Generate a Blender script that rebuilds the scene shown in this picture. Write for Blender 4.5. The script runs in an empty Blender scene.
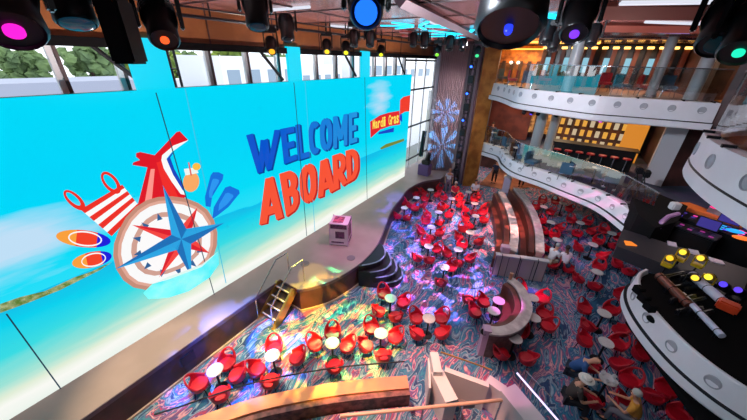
import bpy, bmesh, math, random
from mathutils import Vector, Matrix
random.seed(7)
C = bpy.context.scene.collection
PI = math.pi
# ---------------------------------------------------------------- camera
EYE = Vector((0, 0, 7.5))
FPX = 296.3
R2 = Vector((0.84017584, 0.54190721, 0.02100309))
D2 = Vector((0.26135723, -0.37066744, -0.891234))
FW = Vector((-0.47518097, 0.75428259, -0.45305719))
def ray(u, v): return R2*((u-373.5)/FPX) + D2*((v-210)/FPX) + FW
def onz(u, v, z=0.0):
    d = ray(u, v); p = EYE + d*((z-7.5)/d.z); return Vector((p.x, p.y, z))
def onx(u, v, x=-7.87):
    d = ray(u, v); p = EYE + d*(x/d.x); return Vector((x, p.y, p.z))
def at(u, v, t):
    return EYE + ray(u, v).normalized()*t
cd = bpy.data.cameras.new('camera'); cam = bpy.data.objects.new('camera', cd); C.objects.link(cam)
cd.sensor_width = 36; cd.lens = FPX/747*36; cd.clip_start = .05; cd.clip_end = 600
m = Matrix.Identity(4)
for i in range(3):
    m[i][0] = R2[i]; m[i][1] = -D2[i]; m[i][2] = -FW[i]; m[i][3] = EYE[i]
cam.matrix_world = m
bpy.context.scene.camera = cam
vs = bpy.context.scene.view_settings
vs.view_transform = 'Standard'; vs.look = 'None'; vs.gamma = 1; vs.exposure = 0.0; vs.use_curve_mapping = False
# ---------------------------------------------------------------- materials
def lin(c): return tuple(((x/255)/12.92 if x/255 <= .04045 else ((x/255+.055)/1.055)**2.4) for x in c)
MATS = {}
def mat(name, rgb=(200,200,200), rough=.5, metal=0, emit=0, noise=0, nscale=8, alpha=1, coat=0, c2=None):
    if name in MATS: return MATS[name]
    M = bpy.data.materials.new(name); M.use_nodes = True; N = M.node_tree.nodes; L = M.node_tree.links
    b = N['Principled BSDF']; c = lin(rgb)
    b.inputs['Base Color'].default_value = (*c, 1)
    b.inputs['Roughness'].default_value = rough; b.inputs['Metallic'].default_value = metal
    if coat: b.inputs['Coat Weight'].default_value = coat
    if emit:
        b.inputs['Emission Color'].default_value = (*c, 1); b.inputs['Emission Strength'].default_value = emit
        b.inputs['Base Color'].default_value = (.01, .01, .01, 1); b.inputs['Specular IOR Level'].default_value = .1
    if noise or c2:
        tc = N.new('ShaderNodeTexCoord'); n = N.new('ShaderNodeTexNoise'); n.inputs['Scale'].default_value = nscale
        n.inputs['Detail'].default_value = 5
        cr = N.new('ShaderNodeValToRGB'); L.new(tc.outputs['Object'], n.inputs['Vector']); L.new(n.outputs['Fac'], cr.inputs['Fac'])
        a = c2 and lin(c2) or tuple(x*(1-noise) for x in c)
        cr.color_ramp.elements[0].position = .38; cr.color_ramp.elements[1].position = .62
        cr.color_ramp.elements[0].color = (*a, 1); cr.color_ramp.elements[1].color = (*c, 1)
        L.new(cr.outputs['Color'], b.inputs['Base Color'])
        if emit: L.new(cr.outputs['Color'], b.inputs['Emission Color'])
    MATS[name] = M
    return M
def glassmat(name, tint, refl=.22):
    M = bpy.data.materials.new(name); M.use_nodes = True; N = M.node_tree.nodes; L = M.node_tree.links
    N.remove(N['Principled BSDF']); o = N['Material Output']
    t = N.new('ShaderNodeBsdfTransparent'); t.inputs[0].default_value = (*tint, 1)
    g = N.new('ShaderNodeBsdfGlossy'); g.inputs['Roughness'].default_value = .03
    lw = N.new('ShaderNodeFresnel'); lw.inputs['IOR'].default_value = 1+refl
    mx = N.new('ShaderNodeMixShader'); ge = N.new('ShaderNodeNewGeometry'); iv = N.new('ShaderNodeMath'); iv.operation = 'SUBTRACT'; iv.inputs[0].default_value = 1; L.new(ge.outputs['Backfacing'], iv.inputs[1]); mu = N.new('ShaderNodeMath'); mu.operation = 'MULTIPLY'; L.new(lw.outputs[0], mu.inputs[0]); L.new(iv.outputs[0], mu.inputs[1]); L.new(mu.outputs[0], mx.inputs[0]); L.new(t.outputs[0], mx.inputs[1]); L.new(g.outputs[0], mx.inputs[2])
    L.new(mx.outputs[0], o.inputs[0]); MATS[name] = M; return M
white = mat('fascia_white', (232,234,240), .45, noise=.06, nscale=2)
whited = mat('panel_white', (205,205,208), .5)
black = mat('black_plastic', (16,17,20), .35)
blackm = mat('black_matte', (9,9,11), .9); blackm.node_tree.nodes['Principled BSDF'].inputs['Specular IOR Level'].default_value = .15
dark = mat('dark_metal', (34,36,42), .4, .6)
steel = mat('brushed_steel', (190,192,198), .25, .9)
brass = mat('brass', (206,160,84), .3, .8)
red = mat('red_vinyl', (190,12,38), .45, noise=.15, nscale=6)
tblw = mat('table_white', (206,206,206), .3, noise=.12, nscale=25)
wood = mat('soffit_wood', (150,96,52), .4, c2=(126,76,40), nscale=1.2)
goldm = mat('gold_column', (190,132,62), .35, .35, c2=(150,96,44), nscale=2)
brownm = mat('dark_brown', (84,52,50), .5, c2=(50,34,33), nscale=1.5)
leather = mat('brown_leather', (104,54,46), .45, noise=.25, nscale=5)
marble = mat('pale_marble', (206,198,196), .3, c2=(170,160,160), nscale=4)
stagem = mat('stage_floor', (150,134,130), .45, noise=.12, nscale=1.3)
glass = glassmat('clear_glass', (.93,.96,.96), .18)
wglass = glassmat('window_glass', (.97,.98,1), .1)
glassr = glassmat('reflective_glass', (.93,.97,.98), 2.6)
skin = mat('skin', (205,150,122), .5); skind = mat('skin_dark', (96,62,46), .5)
# carpet
def carpet():
    M = bpy.data.materials.new('swirled_carpet'); M.use_nodes = True; N = M.node_tree.nodes; L = M.node_tree.links
    b = N['Principled BSDF']; b.inputs['Roughness'].default_value = .85
    tc = N.new('ShaderNodeTexCoord'); mp = N.new('ShaderNodeMapping'); mp.inputs['Rotation'].default_value = (0,0,.5); mp.inputs['Scale'].default_value = (1.1,.42,1)
    L.new(tc.outputs['Object'], mp.inputs[0])
    n1 = N.new('ShaderNodeTexNoise'); n1.inputs['Scale'].default_value = .6; n1.inputs['Detail'].default_value = 3
    L.new(mp.outputs[0], n1.inputs['Vector'])
    sc = N.new('ShaderNodeVectorMath'); sc.operation = 'SCALE'; sc.inputs['Scale'].default_value = 3.4
    L.new(n1.outputs['Color'], sc.inputs[0]); ad = N.new('ShaderNodeVectorMath'); L.new(mp.outputs[0], ad.inputs[0]); L.new(sc.outputs[0], ad.inputs[1])
    n2 = N.new('ShaderNodeTexNoise'); n2.inputs['Scale'].default_value = 1.7; n2.inputs['Detail'].default_value = 6; n2.inputs['Distortion'].default_value = 2.2
    L.new(ad.outputs[0], n2.inputs['Vector'])
    cr = N.new('ShaderNodeValToRGB'); e = cr.color_ramp
    st = [(.22,(30,46,90)),(.33,(34,96,130)),(.40,(30,50,100)),(.44,(150,180,196)),(.475,(40,90,140)),(.51,(44,136,160)),(.54,(110,66,130)),(.575,(226,170,170)),(.61,(60,80,140)),(.66,(180,60,90)),(.70,(44,100,134)),(.8,(196,186,190))]
    while len(e.elements) < len(st): e.elements.new(.5)
    for el, (p, c) in zip(e.elements, st): el.position = p; el.color = (*lin(c), 1)
    L.new(n2.outputs['Fac'], cr.inputs[0]); L.new(cr.outputs[0], b.inputs['Base Color'])
    return M
carpetm = carpet()
# ---------------------------------------------------------------- mesh tools
class MB:
    def __init__(s): s.b = bmesh.new(); s.slot = 0
    def face(s, pts):
        f = s.b.faces.new([s.b.verts.new(p) for p in pts]); f.material_index = s.slot; return f
    def box(s, c, d, rz=0, M=None, bev=0):
        M = M or Matrix.Translation(c) @ Matrix.Rotation(rz, 4, 'Z')
        r = bmesh.ops.create_cube(s.b, size=1, matrix=M @ Matrix.Diagonal((*d, 1)))
        if bev:
            es = list({e for v in r['verts'] for e in v.link_edges})
            bmesh.ops.bevel(s.b, geom=es, offset=bev, segments=2, affect='EDGES')
        return s
    def tube(s, p0, p1, r0, r1=None, n=10):
        p0 = Vector(p0); p1 = Vector(p1); d = p1-p0; r1 = r0 if r1 is None else r1
        M = Matrix.Translation((p0+p1)/2) @ d.to_track_quat('Z', 'Y').to_matrix().to_4x4()
        bmesh.ops.create_cone(s.b, cap_ends=True, segments=n, radius1=r0, radius2=r1, depth=d.length, matrix=M); return s
    def pipe(s, pts, r, n=8):
        for a, b in zip(pts, pts[1:]): s.tube(a, b, r, n=n)
        for p in pts[1:-1]: s.ball(p, r, n)
        return s
    def ball(s, c, r, n=12, sc=(1,1,1)):
        bmesh.ops.create_uvsphere(s.b, u_segments=n, v_segments=max(6, n//2+2), radius=r, matrix=Matrix.Translation(c) @ Matrix.Diagonal((*sc, 1))); return s
    def lathe(s, prof, c=(0,0,0), n=20, M=None):
        rows = []
        for r, z in prof:
            rows.append([s.b.verts.new((c[0]+r*math.cos(2*PI*i/n), c[1]+r*math.sin(2*PI*i/n), c[2]+z)) for i in range(n)])
        for a, b in zip(rows, rows[1:]):
            for i in range(n): s.b.faces.new((a[i], a[(i+1) % n], b[(i+1) % n], b[i]))
        s.b.faces.new(rows[0][::-1]); s.b.faces.new(rows[-1])
        if M:
            for r in rows:
                for v in r: v.co = M @ v.co
        return s
    def prism(s, pts, z0, z1):
        a = [s.b.verts.new((p[0], p[1], z0)) for p in pts]; b = [s.b.verts.new((p[0], p[1], z1)) for p in pts]; n = len(pts)
        s.b.faces.new(a[::-1]); s.b.faces.new(b)
        for i in range(n): s.b.faces.new((a[i], a[(i+1) % n], b[(i+1) % n], b[i]))
        return s
    def sweep(s, path, prof, closed=True):
        rows = []
        for i, p in enumerate(path):
            t = (Vector(path[min(i+1, len(path)-1)])-Vector(path[max(i-1, 0)])); t = Vector((t.x, t.y, 0)).normalized(); nn = Vector((t.y, -t.x, 0))
            z = p[2] if len(p) > 2 else 0
            rows.append([s.b.verts.new((p[0]+nn.x*o, p[1]+nn.y*o, z+h)) for o, h in prof])
        k = len(prof)
        for a, b in zip(rows, rows[1:]):
            for j in range(k if closed else k-1): s.b.faces.new((a[j], a[(j+1) % k], b[(j+1) % k], b[j]))
        if closed: s.b.faces.new(rows[0][::-1]); s.b.faces.new(rows[-1])
        return s
    def build(s, name, m=None, parent=None, smooth=False):
        bmesh.ops.recalc_face_normals(s.b, faces=s.b.faces)
        me = bpy.data.meshes.new(name); s.b.to_mesh(me); s.b.free()
        if m: me.materials.append(m)
        if smooth:
            for p in me.polygons: p.use_smooth = True
            try: me.set_sharp_from_angle(angle=.7)
            except Exception: pass
        o = bpy.data.objects.new(name, me); C.objects.link(o)
        if parent:
            o.parent = parent
            if parent.get('_abs'): o.matrix_parent_inverse = parent.matrix_basis.inverted() if parent.type == 'EMPTY' else Matrix.Identity(4)
        return o
def tag(o, label=None, cat=None, group=None, kind=None):
    if label: o['label'] = label
    if cat: o['category'] = cat
    if group: o['group'] = group
    if kind: o['kind'] = kind
    return o
def thing(name, label, cat, loc=(0,0,0), rz=0, group=None, abs_=False):
    o = bpy.data.objects.new(name, None); C.objects.link(o); o.location = loc; o.rotation_euler = (0,0,rz); o.empty_display_size = .1
    if abs_: o['_abs'] = 1
    return tag(o, label, cat, group)
def struct(name, mb, m): return tag(mb.build(name, m), kind='structure')
def smoothpath(P, k=6):
    out = []; P = [Vector(p) for p in P]; n = len(P)
    for i in range(n-1):
        a = P[max(i-1,0)]; b = P[i]; c = P[i+1]; d = P[min(i+2,n-1)]
        for j in range(k):
            t = j/k; out.append(.5*((2*b)+(c-a)*t+(2*a-5*b+4*c-d)*t*t+(3*b-a-3*c+d)*t**3))
    out.append(P[-1]); return out
def copy_tree(o):
    r = o.copy(); C.objects.link(r)
    for ch in list(o.children):
        c = ch.copy(); C.objects.link(c); c.parent = r
        for g in list(ch.children):
            d = g.copy(); C.objects.link(d); d.parent = c
    return r
#PART2
# ================================================================ THE SETTING
struct('floor', MB().box((1.5, 9.5, -.05), (21, 29, .1)), carpetm)
woodfl = mat('warm_wood_floor', (150,104,84), .4, c2=(120,80,66), nscale=2)
struct('floor_entry', MB().prism([(-4.0,19.9),(-2.2,19.9),(-1.0,21.5),(12,21.5),(12,24),(-4.0,24)], 0.0, .02), woodfl)
struct('wall_right', MB().box((12.1, 9.5, 4.2), (.2, 29, 8.6)), brownm)
struct('wall_back', MB().box((1.5, -5.1, 4.2), (21, .2, 8.6)), brownm)
struct('wall_far', MB().box((3.2, 24.1, 4.2), (17.6, .2, 8.6)), brownm)
struct('wall_left', MB().box((-8.75, 5.5, 3.3), (.2, 21.2, 6.6)), brownm)
ceil = mat('ceiling_metal', (178,128,124), .2, .35, c2=(146,98,96), nscale=.8)
struct('ceiling', MB().box((1.5, 9.5, 8.55), (21, 29, .1)), ceil)
# ceiling panel joints
jm = mat('joint_dark', (52,36,38), .5)
j = MB()
for y in range(-2, 24, 2): j.box((1.5, y+.3, 8.49), (20, .04, .02))
for x in range(-6, 12, 3): j.box((x+.2, 9.5, 8.49), (.04, 28, .02))
struct('trim_1', j, jm)
# soffit above the windows
sf = MB(); sf.box((-8.15, 6.8, 8.15), (.3, 27.6, .86)); struct('wall_left_soffit', sf, wood)
struct('trim_2', MB().box((-7.98, 6.8, 7.68), (.16, 27.6, .16)), blackm)
jj = MB()
for y in (-3.2, -1.2, .9, 2.9, 4.9, 6.9, 8.9, 10.9, 12.9, 14.9): jj.box((-7.99, y, 8.15), (.015, .03, .8))
struct('trim_3', jj, brownm)
# windows between the screen columns
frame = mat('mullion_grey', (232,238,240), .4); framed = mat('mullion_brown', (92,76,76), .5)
cols = [(3.0,3.75),(7.3,7.85),(11.35,11.95)]
spans = [(-4, 2.95), (3.8, 7.25), (7.9, 11.3), (12.0, 16.1)]
n = 1
for a, b in spans:
    w = thing('window_%d' % n, None, None, (-8.45, (a+b)/2, 7.15)); w['kind'] = 'structure'
    L = b-a; k = max(2, round(L/1.0)); g = MB().box((0,0,0), (.02, L, 1.05)); g.build('pane', wglass, w)
    for i in range(k+1):
        yy = -L/2+L*i/k
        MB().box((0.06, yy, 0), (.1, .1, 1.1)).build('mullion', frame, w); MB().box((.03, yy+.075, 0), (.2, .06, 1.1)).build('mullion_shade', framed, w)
    n += 1
struct('wall_left_sill', MB().box((-8.4, 5.5, 6.55), (.7, 21.2, .14)), framed)
# tall glass wall past the end of the screen
w = thing('window_%d' % n, None, None, (-8.5, 18.6, 3.9)); w['kind'] = 'structure'
MB().box((0,0,0), (.03, 4.6, 7.4)).build('pane', wglass, w)
fm = mat('window_frame_dark', (54,60,66), .4)
for yy in (-2.3,-.8,.7,2.2): MB().box((0.0,yy,0), (.05,.1,7.4)).build('mullion', frame, w)
for zz in (-2.4,-.2,2.0,3.6): MB().box((.03,0,zz), (.06,4.6,.1)).build('transom', fm, w)
struct('wall_far_left', MB().box((-6.6, 21.2, 4.2), (4.2, .2, 8.6)), mat('alcove_grey', (112,104,112), .6))
# ---- stage
front = [(-6.69,-4), (-6.69,1.67), (-6.69,4.9), (-6.0,4.9)]
curve = smoothpath([onz(299,290,.9), onz(330,281.5,.9), onz(357,265.6,.9), onz(370,254,.9), onz(378,243,.9), onz(384,229,.9), onz(391,211,.9), onz(400,199,.9), onz(408,189,.9), onz(422,182,.9), onz(440,179,.9)], 4)
front2 = front + [(p.x, p.y) for p in curve]
end = curve[-1]
poly = front2 + [(end.x, 21), (-8.6, 21), (-8.6, -4)]
st = thing('stage', 'raised pale stage running along below the big screen', 'stage', (-7.5, 6, 0), abs_=True)
MB().prism(poly, .82, .9).build('stage_deck', stagem, st)
fc = MB()
fl = front2
for a, b in zip(fl, fl[1:]):
    fc.face([(a[0],a[1],0),(b[0],b[1],0),(b[0],b[1],.82),(a[0],a[1],.82)])
fc.build('fascia', brownm, st)
ed = MB(); ed.sweep([(p[0],p[1],0) for p in front2], [(0,.8),(.03,.8),(.03,.915),(0,.915)]); ed.build('edge_trim', mat('edge_violet', (96,80,92), .4), st)
lp = MB(); lp.sweep([(p[0],p[1],0) for p in front2], [(0,.0),(.05,.0),(.05,.06),(0,.06)]); lp.build('foot_trim', mat('pale_trim', (176,160,150), .4), st)
for u, v in ((305,264),(351,258),(330,219)):
    p = onz(u, v, .9); d = MB(); d.lathe([(.16,0),(.16,.012),(.13,.014)], (p.x,p.y,.9)); d.build('floor_socket', mat('socket_grey', (104,98,104), .5), st)
for u, v in ((180,352),):
    p = onz(u, v, .45); MB().box((-6.68, p.y, .5), (.06, .34, .3)).build('access_panel', black, st)
# ---- curved black steps
sp = thing('curved_steps', 'black curved four-step stair leading up onto the stage', 'steps', onz(392,275), abs_=True)
E = [((362.5,265.8),(384,245),.9-.01),((370,273),(389,253),.68),((375.8,278),(395,260),.45),((382.5,284),(400,265),.23)]
bk = [onz(358,266,.9), onz(379,243,.9)]
for i, (a, b, z) in enumerate(E):
    a = onz(*a, z); b = onz(*b, z); mid = (a+b)/2; t = (b-a); nrm = Vector((t.y, -t.x, 0)).normalized()
    arc = []
    for k in range(9):
        s = k/8; q = a.lerp(b, s)+nrm*(.42*4*s*(1-s)); arc.append((q.x, q.y))
    pts = arc + [(bk[1].x+.02, bk[1].y), (bk[0].x+.02, bk[0].y)]
    s_ = MB().prism(pts, 0.0 if i == 0 else .001*i, z); s_.build('step', black, sp)
    e2 = MB(); e2.sweep([(x, y, z) for x, y in arc], [(-.06,0.0),(0.005,0.0),(0.005,.008),(-.06,.008)]); e2.build('nosing', mat('nosing_grey', (96,116,128), .3), sp)
# ---- brass stair with rails
bs = thing('brass_stair', 'small brass-sided stair with steel handrails at the stage notch', 'stair', (-6.3,4.5,0), abs_=True)
for i in range(4):
    y0 = 4.02+.22*i; MB().box((-6.33, y0+.13, .2+.2*i), (.62, .26, .03)).build('tread', mat('tread_dark', (44,38,44), .5), bs)
    MB().box((-6.33, y0, .2+.2*i), (.62, .03, .05)).build('tread_nosing', whited, bs)
for sx in (-6.68, -5.98):
    b_ = MB(); b_.b.faces.new([b_.b.verts.new(p) for p in ((sx-.03,3.85,0),(sx-.03,4.15,0),(sx-.03,4.92,.72),(sx-.03,4.92,.92),(sx-.03,4.75,.92))])
    b_.b.faces.new([b_.b.verts.new(p) for p in ((sx+.03,3.85,0),(sx+.03,4.15,0),(sx+.03,4.92,.72),(sx+.03,4.92,.92),(sx+.03,4.75,.92))])
    b_.box((sx, 4.38, .5), (.07, 1.32, .12), M=Matrix.Translation((sx,4.32,.47)) @ Matrix.Rotation(math.radians(44),4,'X')); b_.build('side_stringer', brass, bs)
    MB().pipe([(sx,3.85,.0),(sx,3.9,.85),(sx,4.85,1.75),(sx,5.3,1.75),(sx,5.3,.9)], .022).build('handrail', steel, bs)
for k, (yy, zz, r) in enumerate(((4.05,.35,.09),(4.1,.25,.07))):
    pass
# ---- balconies
def fascia_prof(h, k, ledge):
    g = h-.74
    return [(-ledge,0),(.0,0),(.03*k,-.03),(.10*k,-.46-g),(.12*k,-.50-g),(.24*k,-.52-g),(.26*k,-h+.04),(.2*k,-h),(-.3,-h)]
# path order gives outward = right-hand normal (towards the atrium)
d1 = smoothpath([(-4.6,19.72,0),(-3.7,19.3,0),(-2.95,18.8,0),(-2.4,17.4,0),(-1.6,16.3,0),(-.4,15.7,0),(.8,14.9,0),(1.7,14.3,0),(2.2,13.7,0),(2.75,12.6,0),(3.1,11.8,0)], 5)
d1b = smoothpath([(2.62,8.85,0),(2.44,8.5,0),(2.38,7.9,0),(2.52,7.2,0),(2.86,6.45,0),(3.25,5.97,0),(3.7,5.68,0),(4.4,5.4,0),(5.6,5.1,0)], 5)
d2 = smoothpath([(-4.6,19.75,0),(-3.6,18.7,0),(-2.9,17.5,0),(-2.2,16.2,0),(-1.2,15.55,0),(-.1,15.0,0),(.75,14.7,0),(2.2,14.85,0),(3.67,14.95,0),(4.1,15.0,0)], 5)
d2b = smoothpath([(6.5,10.2,0),(4.4,9.7,0),(3.1,9.1,0),(2.3,8.3,0),(2.08,7.6,0),(2.03,6.7,0),(2.12,5.8,0),(2.4,4.6,0),(2.7,3.2,0)], 5)
Z1, Z2 = 2.92, 6.44
slabm = mat('soffit_under_deck', (110,86,82), .4); deckwood = mat('deck_wood_floor', (166,116,80), .4, c2=(140,94,64), nscale=3)
deckcarpet = mat('deck_carpet', (70,64,96), .8, c2=(44,60,80), nscale=1.5)
ventm = mat('vent_painted_shade', (168,172,180), .6)  # grey paints the shade inside the white vent recesses
def balcony(label, path, z, back, nport, floorm, glassrange=None, gh=.95, h=.74, ko=.6, ledge=.3, gm=None, clamps=True):
    t = thing('balcony', label, 'balcony', (path[len(path)//2].x, path[len(path)//2].y, z-.7), abs_=True)
    MB().sweep([(p.x,p.y,z) for p in path], fascia_prof(h, ko, ledge)).build('fascia', white, t, smooth=False)
    pl = [(p.x, p.y) for p in path] + back
    MB().prism(pl, z-.66, z-.12).build('slab', slabm, t)
    MB().prism(pl, z-.115, z-.1).build('deck_floor', floorm, t)
    MB().sweep([(p.x,p.y,z) for p in path], [(.105*ko,-.485-(h-.74)),(.25*ko,-.5-(h-.74)),(.25*ko,-.515-(h-.74)),(.105*ko,-.515-(h-.74))]).build('painted_shadow_line', dark, t)  # dark strip paints the shadow line above the lip
    # half moon openings
    cum = [0]
    for a, b in zip(path, path[1:]): cum.append(cum[-1]+(b-a).length)
    for k in range(nport):
        s = cum[-1]*(k+.5)/nport; i = max(j for j in range(len(cum)-1) if cum[j] <= s); f = (s-cum[i])/max(1e-6, cum[i+1]-cum[i])
        p = path[i].lerp(path[i+1], f); tt = (path[i+1]-path[i]).normalized(); nn = Vector((tt.y, -tt.x, 0))
        c = Vector((p.x, p.y, z-.25))+nn*(.06*ko+.008)
        M = Matrix.Translation(c) @ Matrix(((tt.x, -nn.x*.0, nn.x, 0),(tt.y, 0, nn.y, 0),(0, 1, 0, 0),(0,0,0,1)))
        MB().lathe([(.115,-.03),(.115,.012),(.1,.02),(.095,-.005)], n=18, M=M).build('half_moon_vent', ventm, t)
    # glass guard with steel shoes
    if glassrange:
        a, b = glassrange; seg = path[a:b]
        MB().sweep([(p.x,p.y,z) for p in seg], [(-.14,-.06),(-.125,-.06),(-.125,gh),(-.14,gh)]).build('glass_guard', gm or glass, t)
        MB().sweep([(p.x,p.y,z) for p in seg], [(-.15,gh),(-.115,gh),(-.115,gh+.03),(-.15,gh+.03)]).build('top_rail', steel, t)
    for i in range(2, len(path)-1, 4):
        if not clamps: break
        p = path[i]; tt = (path[i]-path[i-1]).normalized(); nn = Vector((tt.y, -tt.x, 0))
        MB().box((p.x-nn.x*.06, p.y-nn.y*.06, z+.02), (.05,.16,.05), math.atan2(tt.y,tt.x)).build('glass_clamp', dark, t)
    return t
balcony('lower white wavy balcony left of centre with half-moon vents', d1, Z1, [(5.6,12.6),(9,14),(9,23.8),(-4.6,23.8)], 15, deckcarpet, (2, len(d1)-3), gm=glassr)
balcony('lower white bulging balcony at the right edge, nearest the floor', d1b, Z1, [(9,5.1),(9,10.2)], 8, blackm, None, ko=.45, ledge=.05, clamps=False)
balcony('upper white wavy balcony across the atrium', d2, Z2, [(4.1,23.8),(-4.6,23.8)], 14, deckwood, (2, len(d2)-1), 1.0, h=.88, gm=glassr)
balcony('upper white bulging balcony at the right edge of the photo', d2b, Z2, [(9,3.2),(9,10.2)], 10, deckwood, (0, len(d2b)), 1.0, ko=.1, ledge=.2, gm=glassr)
# brown wall and pale pilaster on the right of the lower deck
struct('wall_1', MB().prism([(4.1,17.0),(6.4,18.6),(6.4,23.8),(4.1,23.8)], Z1-.1, 8.5), brownm)
struct('wall_2', MB().prism([(3.5,17.2),(4.12,16.9),(4.2,17.6),(3.6,17.9)], Z1-.1, Z2-.7), mat('pilaster_grey', (176,172,178), .5))
struct('wall_3', MB().prism([(4.1,15.05),(4.8,14.5),(10,18),(10,19)], Z2-.8, 8.5), brownm)
# gold column and its neighbours
gc = MB().prism([(-4.9,19.0),(-4.15,19.35),(-4.35,19.8),(-5.1,19.5)], 0, 8.5)
tag(gc.build('column', goldm), 'tall square gold-brown column beside the curtain, floor to ceiling', 'column')
struct('wall_4', MB().prism([(-5.15,19.3),(-4.95,19.4),(-5.1,19.9),(-5.9,21.0),(-6.2,21.0)], 0, 8.5), mat('violet_wall', (104,80,96), .6))
colm = mat('column_grey', (186,190,194), .3)
for (x, y, z0, z1, r, lab) in ((-1.25,18.9,Z1-.1,Z2-.66,.26,'round grey column, left one of the pair on the lower balcony'), (-.62,19.2,Z1-.1,Z2-.66,.22,'round grey column, right one of the pair on the lower balcony'),
        (3.5,15.95,Z2-.1,8.5,.2,'round grey-green column on the upper deck nearest the orange floor'), (2.55,17.3,Z2-.1,8.5,.17,'slimmer grey column on the upper deck behind the chairs'), (-.45,16.4,Z2-.1,8.5,.22,'pale round column behind the cyan glass guard on the upper deck')):
    c = thing('round_column', lab, 'column', (x,y,z0)); MB().tube((0,0,0),(0,0,z1-z0), r, n=20).build('shaft', colm, c, True)
    MB().lathe([(r+.05,0),(r+.05,.08),(r+.01,.1)]).build('base_ring', steel, c)
# curtain
cu = MB(); A = Vector((-7.15,18.3,0)); B = Vector((-5.75,18.85,0)); rows = []
NN = 72
for i in range(NN+1):
    t = i/NN; p = A.lerp(B, t); off = .07*math.sin(t*2*PI*13); q = (p.x+.4*off, p.y-off)
    rows.append((cu.b.verts.new((q[0],q[1],.02)), cu.b.verts.new((q[0],q[1],8.3))))
for a, b in zip(rows, rows[1:]): cu.b.faces.new((a[0],b[0],b[1],a[1]))
curt = cu.build('curtain', mat('curtain_mauve', (196,170,176), .7), None, True)
sm = curt.modifiers.new('s', 'SOLIDIFY'); sm.thickness = .02
tag(curt, 'tall pleated mauve-grey curtain with blue flower light on it', 'curtain')
tag(MB().prism([(-7.35,18.15),(-7.15,18.2),(-7.2,18.6),(-7.4,18.5)], 0.9, 8.4).build('curtain_pilaster', mat('pil_pale', (176,176,186), .5)), 'narrow pale pilaster at the left edge of the curtain', 'pilaster')
# lighting tower beside the curtain
tw = thing('lighting_tower', 'dark vertical truss tower with small blue lamps beside the gold column', 'lighting tower', (-5.35,18.75,0))
for dx, dy in ((-.13,-.13),(.13,-.13),(.13,.13),(-.13,.13)): MB().tube((dx,dy,0),(dx,dy,8.3), .025).build('upright', dark, tw)
for k in range(20): MB().box((0,0,.3+.4*k), (.3,.3,.03)).build('crossbar', dark, tw)
for z in (7.3,5.9,4.4): 
    l = MB().tube((0,-.2,z),(0,-.42,z-.05), .1, .12); l.build('lamp_body', black, tw); MB().tube((0,-.42,z-.05),(0,-.435,z-.053), .06).build('lamp_lens', mat('blue_lens', (40,90,255), emit=7), tw)
for z in (6.6,5.1,3.6,2.2): MB().box((.05,-.2,z), (.34,.3,.42), bev=.03).build('lamp_box', black, tw)
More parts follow.
